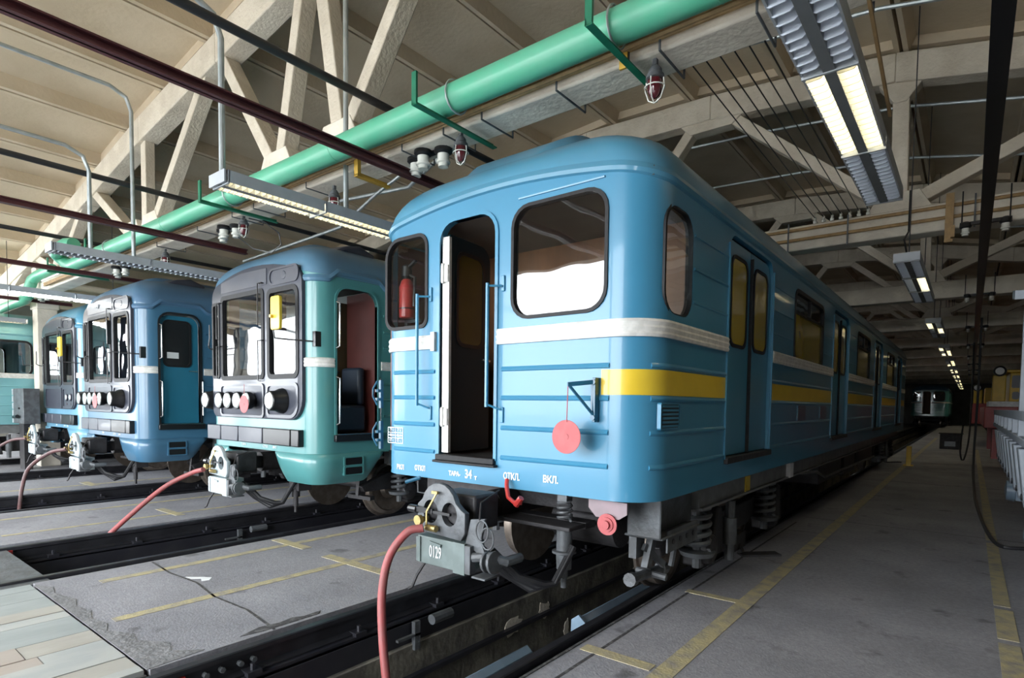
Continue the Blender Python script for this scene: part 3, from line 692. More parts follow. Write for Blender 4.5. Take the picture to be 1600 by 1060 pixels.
def side_bits(root, ol, L, s, doors, wins, paint, band, stripe_mat='white', y_first=.12, ribz=(1.23, 1.46, 1.69, 1.91), first_gap=None, cabw=True):
    segs = []; y = y_first
    for d in doors: segs.append((y, d - .7)); y = d + .7
    segs.append((y, L - .2))
    S = ol.s_of_y
    def seg(a, b, prof): return strip(ol, *sorted((s * (S(a)), s * S(b))), prof)
    for i, (a, b) in enumerate(segs):
        if b - a < .1: continue
        for z in ribz: seg(a, b, RIB(z)).build('rib', paint, root)
        if band and not (i == 0 and s > 0): seg(a, b, [(0, 1.715), (.003, 1.715), (.003, 1.885), (0, 1.885)]).build('yellow_band', 'yellow', root)
        if not (i == 0 and s > 0) and not (i == 0 and first_gap): seg(a, b, [(0, 2.1), (.02, 2.1), (.026, 2.12), (.02, 2.135), (.027, 2.16), (.02, 2.175), (.026, 2.2), (.016, 2.218), (0, 2.218)]).build('white_moulding', stripe_mat, root)
        gaps = []; yy = a
        for (p, q) in ([(y_first + .02, .64)] + list(wins) if cabw else wins):
            if a < p < b: gaps.append((yy, p - .06)); yy = q + .06
        gaps.append((yy, b))
        for (p, q) in gaps:
            if q - p < .08: continue
            for z in (2.88, 2.64, 2.4): seg(p, q, [(0, z - .012), (.008, z - .006), (.008, z + .006), (0, z + .012)]).build('panel_rib', paint, root)

def old_car(root, paint, roofp, L, doors, wins, band=True, plain=False):
    ol = Outline(1.35, .3); w = 1.35
    cu = CU()
    lw = rr(-1.22, -.7, 2.3, 3.08, (.1, .06, .1, .16)); dr = rr(-.54, .06, 1.21, 3.12, (.01, .01, .16, .16)); rw = rr(.23, 1.02, 2.29, 3.1, .15)
    for p in (lw, dr, rw): cu.prism(p, front(-.3), front(.13))
    sw = rr(.21, .68, 2.27, 3.0, .16)
    for s in (-1, 1):
        cu.prism(sw, sidep(s * 1.1), sidep(s * 1.6))
        for d in doors: cu.prism(rr(d - .665, d + .665, 1.2, 3.09, (.01, .01, .14, .14)), sidep(s * 1.15), sidep(s * 1.6))
        for a, b in wins: cu.prism(rr(a, b, 2.19, 2.99, .12), sidep(s * 1.15), sidep(s * 1.6))
    body(root, ol, L, paint, cu)
    roof(root, 1.36, .3, L, roofp)
    gutter(root, ol, L, roofp)
    MB().prism([(-1.3, 3.14), (1.3, 3.14), (1.3, 3.2), (-1.3, 3.2)], front(.1), front(L - .1)).build('inner_ceiling', 'cab_ceiling', root)
    MB().prism([(-1.29, .3), (-1.1, .06), (1.1, .06), (1.29, .3), (1.29, L - .1), (-1.29, L - .1)], lambda a, b: (a, b, 1.1), lambda a, b: (a, b, 1.2)).build('inner_floor', 'interior', root)
    # window over the front
    def inset(p, cx, cz, k=.93): return [(cx + (a - cx) * k, cz + (b - cz) * k) for a, b in p]
    def grown(x0, x1, z0, z1, r, e): return rr(x0 - e, x1 + e, z0 - e, z1 + e, r)
    window(root, rr(-1.235, -.685, 2.285, 3.095, (.11, .08, .12, .18)), rr(-1.205, -.715, 2.315, 3.065, (.09, .06, .09, .15)), FR, .012, nm='cab_window_left')
    window(root, rr(.215, 1.035, 2.275, 3.115, .16), rr(.24, 1.01, 2.3, 3.09, .14), FR, .012, nm='windscreen')
    MB().ring(rr(-.57, .09, 1.2, 3.15, (.01, .01, .19, .19)), dr, front(-.012), front(.05)).build('doorway_frame', paint, root)
    for s in (-1, 1):
        window(root, rr(.195, .695, 2.255, 3.015, .17), rr(.22, .67, 2.28, 2.99, .15), SD(s * (w - .006), s), .004, nm='cab_side_window')
        for d in doors: door_pair(root, ol, d, s, paint)
        for a, b in wins:
            if plain:
                window(root, rr(a - .02, b + .02, 2.17, 3.01, .15), rr(a + .02, b - .02, 2.21, 2.97, .12), SD(s * w, s), .012, nm='side_window'); continue
            fr = MB().ring(rr(a - .02, b + .02, 2.17, 3.01, .13), rr(a + .025, b - .025, 2.215, 2.965, .1), sidep(s * (w + .01)), sidep(s * (w - .05))).box(*sorted((s * (w + .008), s * (w - .03))), a, b, 2.725, 2.755).box(*sorted((s * (w + .006), s * (w - .03))), (a + b) / 2 - .015, (a + b) / 2 + .015, 2.755, 2.98).build('saloon_window', 'rubber', root)
            MB().prism(rr(a + .02, b - .02, 2.21, 2.74, (.09, .09, .005, .005)), sidep(s * (w - .012)), sidep(s * (w - .02))).build('yellow_pane', 'olive', fr)
            MB().prism(rr(a + .02, b - .02, 2.74, 2.97, (.005, .005, .09, .09)), sidep(s * (w - .012)), sidep(s * (w - .02))).build('vent_pane', 'window_glass', fr)
        side_bits(root, ol, L, s, doors, wins, paint, band)
    # front trims
    MP = [(0, 2.1), (.02, 2.1), (.027, 2.12), (.02, 2.135), (.028, 2.16), (.02, 2.175), (.027, 2.2), (.016, 2.218), (0, 2.218)]
    S = ol.s_of_y
    strip(ol, .09, S(doors[0] - .7), MP).build('white_moulding', 'white', root)
    strip(ol, -S(.12), -.6, MP).build('white_moulding', 'white', root)
    MB().box(-.62, -.575, -.038, .0, 2.08, 2.24).cyl((-.597, -.04, 2.21), (-.597, -.044, 2.21), .008, 8).cyl((-.597, -.04, 2.11), (-.597, -.044, 2.11), .008, 8).build('moulding_end_cap', 'white', root, bev=.008)
    for z in (1.23, 1.46, 1.69, 1.91):
        strip(ol, .13, 1.06, RIB(z)).build('rib', paint, root); strip(ol, -1.13, -.6, RIB(z)).build('rib', paint, root)
    if band:
        strip(ol, 1.0, S(doors[0] - .7), [(0, 1.715), (.003, 1.715), (.003, 1.885), (0, 1.885)]).build('yellow_band', 'yellow', root)
    MB().box(-.58, .1, -.05, .03, 1.15, 1.17).box(-.56, .08, -.035, .1, 1.17, 1.218).build('doorway_step', 'rubber', root, bev=.006)
    # lip over the windscreen
    strip(ol, .28, 1.0, [(0, 3.155), (.011, 3.156), (.013, 3.166), (0, 3.172)]).build('drip_lip', paint, root)
    for x, bx in ((-.73, -.65), (.05, .14)):
        g = MB().tube([(x, -.085, 1.62), (x, -.085, 2.56)], .014, 10).tube([(x, -.085, 2.54), (bx, -.02, 2.54)], .009, 6).tube([(x, -.085, 1.64), (bx, -.02, 1.6)], .009, 6).build('grab_rail', paint, root)
        [MB().box(bx - .016, bx + .016, -.014, 0, zz, zz + .12).build('rail_bracket', paint, g, bev=.005) for zz in (2.5, 1.5)]
    # cab lining, open door leaf
    MB().box(-1.28, 1.28, 1.15, 1.19, 1.2, 3.14).build('cab_partition', 'wood', root)
    MB().box(-1.29, -1.25, .1, 1.15, 1.2, 3.1).build('cab_side_lining', 'maroon_board', root)
    MB().box(.3, 1.2, .12, .6, 1.2, 1.95).box(.25, 1.25, .1, .65, 1.95, 2.0).build('driver_desk', 'seat', root, bev=.02)
    MB().box(.1, .5, .8, 1.1, 1.6, 1.7).box(.1, .5, 1.02, 1.1, 1.7, 2.2).build('driver_seat', 'seat', root, bev=.03)
    a = math.radians(-6)
    lf = bpy.data.objects.new('open_door', None)
    me = MB().prism(rr(0, .6, 1.23, 3.05, (.01, .01, .14, .03)), sidep(-.02), sidep(.02)).mesh('open_door'); lf = put(me, 'open_door', 'green_door', root, .004)
    lf.location = (-.5, .04, 0); lf.rotation_euler = (0, 0, -a)
    MB().ring(rr(.09, .5, 2.13, 2.94, .1), rr(.12, .47, 2.16, 2.91, .08), sidep(.03), sidep(-.03)).build('window_seal', 'black', lf)
    MB().prism(rr(.12, .47, 2.16, 2.91, .08), sidep(.024), sidep(-.024)).build('yellow_pane', 'olive_shaded', lf)
    MB().box(-.035, .035, -.02, .012, 1.23, 3.02).build('door_edge', 'white', lf)
    for z in (2.72, 1.53): MB().box(-.065, .03, -.034, -.018, z - .07, z + .07).cyl((-.02, -.035, z - .08), (-.02, -.035, z + .08), .013, 8).build('hinge', 'white', lf)
    MB().cyl((.02, .53, 2.03), (.07, .53, 2.03), .014, 8).bar((.07, .53, 2.03), (.07, .43, 2.035), .02, .016).build('door_handle', 'chrome', lf)
    return ol

# ---------------------------------------------------------------- the near blue train
LEN = 18.2
doors = [2.15 + 4.68 * k for k in range(4)]
wins = [(3.77 + 4.68 * k, 5.38 + 4.68 * k) for k in range(3)]
car1 = thing('metro_car', 'large blue metro car in front, cab door open, yellow band along its side', 'train', (TRACKS[0], 3.45, 0))
ol1 = old_car(car1, 'blue', 'roof_blue', LEN, doors, wins)
underframe(car1, LEN)
shoe_bracket(car1)
duct(car1, 1.36, LEN, 'roof_blue', .54, .12, 14, .1)
coupler(car1, False, '0129', .125, .5)
MB().box(1.25, 1.262, 2.42, 2.56, .79, .96).build('yellow_tag_plate', 'yellow', car1)
MB().box(1.25, 1.3, 4.05, 4.2, .8, .97).build('white_tag_plate', 'cover_white', car1)
# louvred vent on the side below the yellow band
mb = MB()
for k in range(6): mb.box(1.35, 1.357, .2, .47, 1.5 + .027 * k, 1.515 + .027 * k)
mb.ring(rr(.17, .5, 1.485, 1.665, .01, 1), rr(.185, .485, 1.495, 1.655, .01, 1), sidep(1.357), sidep(1.33)); mb.build('louvred_vent', 'blue', car1)
MB().box(1.32, 1.3505, .18, .49, 1.49, 1.66).build('vent_back', 'black', car1)
for y in (2.95 + .3, 2.95 + 1.6):
    mb = MB()
    for k in range(6): mb.box(1.352, 1.362, y + .8, y + 1.2, 1.5 + .027 * k, 1.515 + .027 * k)
    mb.box(1.35, 1.356, y + .78, y + 1.22, 1.485, 1.665); mb.build('louvred_vent', 'blue_dark', car1)
# lettering on the skirt
RF = (PI / 2, 0, 0)
for s, x, z, size, cd in (('ВКЛ', -1.03, 1.065, .06, .8), ('ОТКЛ', -.775, 1.075, .06, .8), ('ТАРА-', -.36, 1.062, .05, .9), ('34', -.205, 1.07, .1, .8), ('т', -.125, 1.05, .05, .9), ('ОТКЛ.', .24, 1.09, .07, .75), ('ВКЛ.', .6, 1.1, .07, .85)):
    lettering(s, size, (x, -.003, z), RF, car1, cond=cd, bold=.002)
# stamp table at the left
mb = MB(); T = dict(x0=-1.2, x1=-1.0, z0=1.28, z1=1.42)
for zz in (1.28, 1.325, 1.35, 1.375, 1.42): mb.box(-1.2, -1.0, -.004, 0, zz - .003, zz + .003)
for xx in (-1.2, -1.1, -1.0): mb.box(xx - .003, xx + .003, -.004, 0, 1.28, 1.42)
mb.build('stamp_table', 'letter', car1)
for x in (-1.15, -1.05):
    for z, t in ((1.398, 'ТР-3'), (1.35, '12.11'), (1.302, 'КР-1')): lettering(t, .038, (x, -.003, z), RF, car1, cond=.8)
MB().tube([(.22, -.03, 1.07), (.24, -.06, 1.03), (.29, -.1, .95), (.34, -.1, .92), (.4, -.08, .92)], .017, 8).cyl((.36, -.1, .9), (.41, -.1, .96), .024, 8).build('red_cock_handle', 'red', car1)
MB().tube([(-.74, -.03, 1.0), (-.86, -.09, .955)], .016, 8).build('blue_cock_handle', 'blue_trim', car1)
MB().tube([(-.78, -.02, 1.0), (-.78, -.02, .87), (-.7, .05, .85)], .008, 6).tube([(-.02, -.3, .95), (.12, -.35, .85), (.2, -.45, .8)], .006, 6).build('small_pipe', 'iron_grey', car1)
# lamp bracket on the front, side latches
b = MB().box(.965, .99, -.06, 0, 1.53, 1.83).box(.93, .97, -.02, 0, 1.55, 1.8).bar((.98, -.06, 1.8), (.86, -.2, 1.78), .02, .03).bar((.98, -.05, 1.57), (.87, -.19, 1.77), .018, .018).build('lamp_bracket', 'blue_trim', car1, bev=.003)
MB().cyl((.978, -.075, 1.8), (.978, -.06, 1.8), .018, 8).cyl((.978, -.075, 1.56), (.978, -.06, 1.56), .018, 8).build('bracket_bolt', 'blue_trim', b)
for z in (1.72, 1.34):
    MB().box(-1.375, -1.345, .03, .06, z - .13, z + .13).box(-1.39, -1.35, .0, .04, z + .02, z + .045).box(-1.39, -1.35, .0, .04, z - .06, z - .035).tube([(-1.36, .0, z + .12), (-1.395, -.02, z + .05), (-1.385, -.03, z - .02), (-1.36, .0, z - .1)], .009, 6).build('side_latch', 'blue_trim', car1)
# brake gear hanging behind the skirt
MB().box(.12, .78, .2, .34, .73, .78).box(.12, .78, -.02, .2, .745, .775).build('guard_beam', 'iron', car1, bev=.006)
a = MB().coil((.66, .1, .8), .05, .14, 4, .011).box(.62, .7, .06, .14, .94, 1.0).build('trip_spring', 'iron_grey', car1)
MB().lathe((.66, .1, .74), (0, 0, -1), [(0, .06), (.02, .06), (.02, .058), (.16, .058), (.165, .09), (.18, .09), (.19, .06), (.3, .055), (.305, .03), (.36, .03), (.37, .022), (.44, .022)], 16).build('trip_valve', 'iron_grey', car1)
MB().lathe((1.02, .1, .82), (0, -1, 0), [(0, .06), (.01, .075), (.02, .075), (.02, .05), (.03, .05), (.03, .03), (.05, .03)], 20).build('red_pulley', 'disc', car1)
MB().prism([(.86, .98), (1.16, .98), (1.16, .9), (1.1, .86), (.92, .86), (.86, .92)], front(.1), front(.12)).build('pulley_plate', 'plate_pink', car1)
MB().lathe((.35, .55, .72), (1, 0, 0), [(0, .001), (0, .17), (.55, .17), (.56, .001)], 20).build('air_reservoir', 'iron', car1)
tag(MB().lathe((TRACKS[0] + .845, 3.27, 1.43), (0, -1, 0), [(0, .112), (.004, .114), (.006, .112), (.006, .02), (.009, .02), (.009, .001)], 36).tube([(TRACKS[0] + .86, 3.255, 1.77), (TRACKS[0] + .85, 3.262, 1.53)], .0035, 5).build('signal_disc', 'disc'), 'faded red round disc hanging by a wire from the blue car front', 'disc')
# red fire extinguisher standing behind the left cab window
fe = thing('fire_extinguisher', 'red fire extinguisher with black top behind the left cab window of the blue car', 'extinguisher', (TRACKS[0] - 1.15, 3.62, 2.42))
MB().lathe((0, 0, 0), (0, 0, 1), [(0, .06), (.01, .07), (.28, .07), (.34, .05), (.36, .03)], 20).build('cylinder', 'red', fe)
MB().lathe((0, 0, .35), (0, 0, 1), [(0, .03), (.03, .05), (.12, .045), (.14, .02)], 14).bar((0, 0, .45), (.14, -.02, .5), .03, .02).tube([(.02, 0, .4), (.11, 0, .36), (.11, -.01, .1)], .014, 8).build('valve_head', 'black', fe)
MB().lathe((0, 0, .08), (0, 0, 1), [(0, .072), (.012, .072)], 20).build('strap', 'black', fe)
MB().box(-.1, -.06, .06, .09, -1.25, .3).box(-.1, .1, .06, .09, -.03, 0).build('bracket', 'iron_grey', fe)
# ---------------------------------------------------------------- newer cars with a grey front mask
def mask_car(root, paint, roofp, L, door_open, seed=0, red_disc=False, four=True, number='0281'):
    w = 1.35; ol = Outline(w, .25); S = ol.s_of_y
    wind = rr(-.84, .26, 1.95, 3.06, .05); rwn = rr(.4, 1.06, 1.95, 3.03, (.06, .08, .1, .06)); lwn = rr(-1.11, -.93, 1.97, 3.0, .04)
    cd = rr(.3, .92, 1.24, 3.04, (.02, .02, .16, .16))
    cu = CU()
    for p in (wind, rwn, lwn): cu.prism(p, front(-.2), front(.24))
    for s in (-1, 1): cu.prism(cd, sidep(s * 1.15), sidep(s * 1.6))
    body(root, ol, L, paint, cu)
    roof(root, 1.36, .25, L, roofp, front_len=.75)
    MB().prism([(-1.29, .3), (-1.1, .06), (1.1, .06), (1.29, .3), (1.29, L - .1), (-1.29, L - .1)], lambda a, b: (a, b, 1.12), lambda a, b: (a, b, 1.22)).build('inner_floor', 'interior', root)
    MB().box(-1.29, 1.29, .3, L - .1, 3.12, 3.18).build('inner_ceiling', 'interior', root)
    # gutter only on the sides and corner, raised over the cab door
    def zf(t):
        y = ol.pos(t)[1] if abs(t) > ol.a else 0
        return .1 * max(0, min(1, (y - .2) / .12)) if y < .9 else .1 * max(0, min(1, (1.05 - y) / .12))
    prof = [(-.01, 3.075), (.02, 3.09), (.032, 3.12), (.012, 3.16), (-.02, 3.17)]
    for s in (-1, 1):
        s0, s1 = sorted((s * (ol.a + .02), s * S(1.2))); strip(ol, s0, s1, prof, zf).build('gutter', roofp, root)
        s0, s1 = sorted((s * S(1.2), s * S(L))); strip(ol, s0, s1, prof).build('gutter', roofp, root)
    # mask
    out = rr(-1.15, 1.15, 1.41, 3.2, (.12, .26, .14, .14))
    top = [(x, z + (.2 * (1 - (x / 1.2) ** 2) if z > 3 else 0)) for x, z in out]
    i = [k for k, p in enumerate(top) if p[1] > 3.1]
    arch = [(1.0 - 2.0 * k / 8, 3.2 + .2 * (1 - ((1.0 - 2.0 * k / 8) / 1.2) ** 2)) for k in range(1, 8)]
    k0 = max(k for k, (x, z) in enumerate(out) if x > 0 and z > 3.1) + 1
    poly = top[:k0] + arch + top[k0:]
    mk = MB().prism(poly, front(-.045), front(.2)).build('front_mask', 'mask', root, bev=.012)
    cm = CU()
    for p in (wind, rwn, lwn): cm.prism(p, front(-.3), front(.5))
    cut(mk, cm)
    F = lambda d: front(-.045 - d)
    for po, pi, nm in ((rr(-.87, .29, 1.92, 3.09, .07), rr(-.81, .23, 1.98, 3.03, .04), 'windscreen'), (rr(.37, 1.09, 1.92, 3.06, (.09, .11, .13, .09)), rr(.43, 1.03, 1.98, 3.0, (.05, .06, .08, .05)), 'cab_window'), (rr(-1.13, -.91, 1.95, 3.02, .05), rr(-1.09, -.95, 1.99, 2.98, .03), 'cab_window_left')):
        fr = MB().ring(po, pi, F(.012), front(0)).build(nm, 'rubber', root); MB().prism(pi, F(-.02), F(-.03)).build('pane', 'cab_glass', fr)
    # raised panels
    for po, pi, nm in ((rr(-.9, .28, 1.42, 1.87, .06), rr(-.87, .25, 1.45, 1.84, .05), 'lamp_panel'), (rr(.34, 1.08, 1.43, 1.87, (.06, .18, .08, .06)), rr(.38, 1.04, 1.47, 1.83, (.05, .15, .06, .05)), 'corner_lamp_panel'),
                       (rr(.42, 1.1, 3.09, 3.3, .09), rr(.45, 1.07, 3.115, 3.275, .075), 'indicator_panel')):
        p = MB().ring(po, pi, F(.014), F(-.005)).build(nm, 'mask', mk)
        if nm == 'indicator_panel': MB().prism(pi, F(.002), F(-.005)).lathe((.76, -.045, 3.195), (0, -1, 0), [(0, .055), (.008, .045), (.01, .001)], 16).build('indicator_glass', 'garnet' if seed == 9 else 'mask', mk)
    MB().prism([(-.85, 3.13), (.36, 3.13), (.36, 3.33), (-.3, 3.34), (-.85, 3.27)], F(.008), F(-.01)).build('route_panel', 'mask', mk)
    if seed == 1:
        MB().bar((-.4, -.056, 3.24), (-.28, -.056, 3.2), .004, .012, up=(0, 1, 0)).bar((-.28, -.056, 3.2), (-.28, -.056, 3.28), .004, .012, up=(0, 1, 0)).bar((-.28, -.056, 3.2), (-.2, -.056, 3.27), .004, .012, up=(0, 1, 0)).bar((-.5, -.056, 3.23), (-.4, -.056, 3.23), .004, .01, up=(0, 1, 0)).build('emblem', 'lamp_grey', mk)
    # thin handrails on the mask
    for x, z0, z1 in ((.2, 2.62, 3.15), (.2, 1.9, 2.42), (-.93, 2.5, 3.0), (-.93, 1.95, 2.4)):
        MB().tube([(x, -.05, z0), (x, -.085, z0), (x, -.085, z1), (x, -.05, z1), ], .007, 6).tube([(x, -.085, z1), (x + .09, -.085, z1), (x + .09, -.05, z1)], .007, 6).build('hand_bar', 'black', mk)
    if red_disc is not None and four:
        for x in (-.76, -.51, -.25, .0):
            h = MB().lathe((x, -.045, 1.645), (0, -1, 0), [(0, .085), (.05, .115), (.1, .118), (.11, .112), (.105, .1)], 22).build('headlamp_housing', 'black', mk)
            MB().lathe((x, -.15, 1.645), (0, -1, 0), [(0, .1), (.012, .09), (.02, .05), (.022, .001)], 22).build('lens', 'lens', h)
        for x in (-1.3, .66):
            h = MB().lathe((x + .05, .06 if x < 0 else -.04, 1.645), (-.05 if x > 0 else 0, -1, 0), [(0, .16), (.05, .15), (.1, .125), (.17, .122), (.18, .112), (.17, .1)], 24).build('headlamp_housing', 'black', mk)
            xx = x + .05 - (.012 if x > 0 else 0); yy = -.11 if x < 0 else -.21
            MB().lathe((xx, yy, 1.645), (0, -1, 0), [(0, .105), (.012, .095), (.02, .05), (.022, .001)], 22).build('lens', 'lens', h)
    else:
        for x in (.6, .86):
            h = MB().lathe((x, -.045, 1.66), (0, -1, 0), [(0, .075), (.02, .08), (.025, .07)], 18).build('headlamp_housing', 'mask', mk)
            MB().lathe((x, -.06, 1.66), (0, -1, 0), [(0, .068), (.012, .05), (.014, .001)], 18).build('lens', 'lens', h)
            MB().prism([(x - .03, 1.5), (x + .03, 1.5), (x, 1.55)], F(.004), F(-.002)).build('tail_mark', 'garnet', mk)
    # bumper pads
    xs = [-1.28, -.87, -.37, .27, .93, 1.12]
    for a, b in zip(xs, xs[1:]):
        MB().box(a + .012, b - .012, -.075, .02, 1.085, 1.295).build('bumper_pad', 'black' if a > .2 else 'mask', root, bev=.012)
    # white moulding round the corners and along the side
    MP = [(0, 2.06), (.02, 2.06), (.028, 2.08), (.02, 2.1), (.028, 2.12), (.02, 2.14), (.028, 2.16), (0, 2.175)]
    for s in (-1, 1):
        s0, s1 = sorted((s * 1.14, s * S(.26))); strip(ol, s0, s1, MP).build('white_moulding', 'white', root)
        s0, s1 = sorted((s * S(.98), s * S(2.4))); strip(ol, s0, s1, MP).build('white_moulding', 'white', root)
        for z in (1.25, 1.46, 1.67, 1.88, 2.35, 2.56, 2.77):
            s0, s1 = sorted((s * S(1.02), s * S(2.4))); strip(ol, s0, s1, RIB(z)).build('rib', paint, root)
        # corner skirt pod with vent slots
        a0 = .5 if s > 0 else .75
        s0, s1 = a0, S(1.0); n = 34; vs = []; prof = [0, .3, .6, .85, .97, 1.0]
        for k in range(n + 1):
            t = s0 + (s1 - s0) * k / n; e = min((t - s0) / .16, (s1 - t) / .3, 1); e = math.sin(e * PI / 2)
            for q in prof:
                off = .015 - .11 * max(0, q - .45) ** 1.6 * 2
                if q == 1.0: off -= .1
                x, y = ol.pos(s * t, off); vs.append((x, y, 1.0 - (.06 + .32 * e) * q))
        m = len(prof); fs = [(i * m + j, (i + 1) * m + j, (i + 1) * m + j + 1, i * m + j + 1) for i in range(n) for j in range(m - 1)]
        pod = MB().add(vs, fs).build('corner_skirt', paint, root)
        sd = pod.modifiers.new('solid', 'SOLIDIFY'); sd.thickness = .02; sd.offset = 0
        x = s * (w - .0)
        for z in (.9, .78):
            MB().box(*sorted((x - s * .05, x + s * .034)), .4, .66, z - .045, z + .045).build('vent_slot', 'black', pod)
            MB().ring(rr(.38, .68, z - .06, z + .06, .01, 1), rr(.4, .66, z - .045, z + .045, .01, 1), sidep(x + s * .042), sidep(x - s * .02)).build('vent_frame', paint, pod)
        strip(ol, *sorted((s * 1.12, s * S(1.1))), [(0, .985), (.02, .99), (.02, 1.0), (0, 1.005)]).build('skirt_seam', paint, root)
        # cab doorway
        xo = s * w
        MB().ring(rr(.27, .95, 1.22, 3.07, (.02, .02, .19, .19)), cd, sidep(xo + s * .014), sidep(xo - s * .05)).build('doorway_frame', 'black' if not door_open else paint, root)
        MB().box(*sorted((xo - s * .1, xo + s * .05)), .26, .98, 1.15, 1.235).build('door_threshold', 'black', root, bev=.008)
        MB().box(*sorted((xo - s * .1, xo + s * .055)), .3, .94, 1.236, 1.245).build('threshold_plate', 'chrome', root)
        for z0, z1 in ((2.3, 2.86), (1.36, 1.95)):
            MB().tube([(xo + s * .0, .29, z0), (xo + s * .05, .31, z0 + .02), (xo + s * .055, .31, z1 - .02), (xo, .29, z1)], .012, 8).build('cab_grab_rail', 'chrome', root)
        MB().tube([(xo, .96, 1.36), (xo + s * .05, .94, 1.38), (xo + s * .05, .94, 1.95), (xo, .96, 1.97)], .011, 8).build('cab_grab_rail', 'chrome', root)
        # mirror arm on the corner
        bx, by = ol.pos(s * (ol.a + .2), 0)
        ma = MB().box(bx - .03, bx + .03, by - .04, by + .05, 2.3, 2.48).tube([(bx, by - .02, 2.36), (bx - s * .25, by - .22, 2.38), (bx - s * .42, by - .3, 2.4), (bx - s * .45, by - .3, 2.5), (bx - s * .45, by - .3, 2.68)], .009, 6).build('mirror_arm', 'black' if s > 0 else 'iron_grey', root)
        if not (s > 0 and seed == 1) and s > 0:
            MB().prism(rr(-.1, .1, -.2, .2, .03, 3), lambda a, b: (bx - s * .4 + a, by - .31, 2.7 + b), lambda a, b: (bx - s * .4 + a, by - .27, 2.7 + b)).build('mirror', 'mirror_yellow', ma, bev=.006)
            MB().cyl((bx - s * .45, by - .345, 2.66), (bx - s * .45, by - .3, 2.66), .02, 8).build('mirror_clamp', 'brass', ma)
        elif s > 0:
            MB().prism(rr(-.012, .012, -.19, .19, .008, 2), lambda a, b: (bx - s * .42 + a, by - .36, 2.7 + b), lambda a, b: (bx - s * .42 + a, by - .3, 2.7 + b)).build('mirror', 'black', ma, bev=.004)
    # inside of the cab
    MB().box(-1.28, 1.28, 1.02, 1.06, 1.2, 3.14).build('cab_partition', 'interior' if False else 'cab_lining', root)
    MB().box(-.85, .5, .2, .5, 1.2, 1.88).box(-1.1, -.86, .2, .6, 1.2, 2.1).build('driver_desk', 'iron_grey', root, bev=.02)
    MB().prism([(-.8, 1.86), (.25, 1.86), (.12, 2.1), (-.02, 2.45), (-.2, 2.62), (-.42, 2.6), (-.5, 2.4), (-.62, 2.1)], front(.26), front(.36)).build('draped_cover', 'cover_white', root, bev=.03)
    if door_open:
        MB().box(.62, 1.28, .98, 1.01, 1.22, 3.1).build('door_side_lining', 'maroon_board', root)
        MB().box(.55, .6, .3, 1.0, 1.22, 3.0).build('inner_door', 'brown_board', root)
        MB().cyl((.6, .8, 2.05), (.66, .8, 2.05), .015, 8).bar((.65, .8, 2.05), (.65, .68, 2.05), .02, .016).build('door_handle', 'chrome', root)
        MB().box(.7, 1.15, .45, .9, 1.25, 1.6).box(.7, 1.1, .82, .92, 1.6, 2.1).build('driver_seat', 'seat', root, bev=.04)
    else:
        for s in (-1, 1):
            dl = MB().prism(rr(.31, .91, 1.25, 3.02, (.02, .02, .15, .15)), sidep(s * 1.3), sidep(s * 1.27)).build('cab_door', 'door_blue' if paint == 'slate_blue' else paint, root)
            MB().ring(rr(.36, .8, 2.18, 2.95, .09), rr(.39, .77, 2.21, 2.92, .07), sidep(s * 1.315), sidep(s * 1.26)).build('window_seal', 'rubber', dl)
            MB().prism(rr(.39, .77, 2.21, 2.92, .07), sidep(s * 1.306), sidep(s * 1.3)).build('pane', 'black', dl)
            MB().box(*sorted((s * 1.306, s * 1.309)), .42, .6, 2.32, 2.42).build('paper_notice', 'letter', dl)
            MB().cyl((s * 1.3, .86, 2.12), (s * 1.35, .86, 2.12), .015, 8).bar((s * 1.35, .86, 2.12), (s * 1.35, .74, 2.12), .02, .016).build('door_handle', 'chrome', dl)
    # roof scoop
    MB().prism([(0, 3.6), (.5, 3.6), (.5, 3.72), (.32, 3.8), (.16, 3.76), (0, 3.66)], lambda a, b: (.25, .55 + a * 1.3, b), lambda a, b: (.95, .55 + a * 1.3, b - .07)).build('roof_scoop', 'mask', root, bev=.03)
    duct(root, 1.36, L, roofp, .5, .3, 14, .06, front_len=.75)
    underframe(root, L, lite=True)
    coupler(root, True, number, .1, .6)
    MB().box(.58, .8, .12, .3, .5, .72).lathe((.7, .14, .52), (0, 0, -1), [(0, .05), (.1, .05), (.1, .03), (.22, .03), (.22, .02), (.3, .02)], 12).build('trip_valve', 'iron', root)
    MB().bar((.95, 1.0, .75), (.95, .95, .35), .06, .12).bar((.8, .9, .36), (1.15, 1.0, .34), .1, .05).build('shoe_holder', 'iron', root)
    for x, t in ((-.35, 'ТАРА'), (.22, 'ОТКЛ'), (.45, 'ВКЛ')): lettering(t, .045, (x, -.003, 1.045), RF, root)

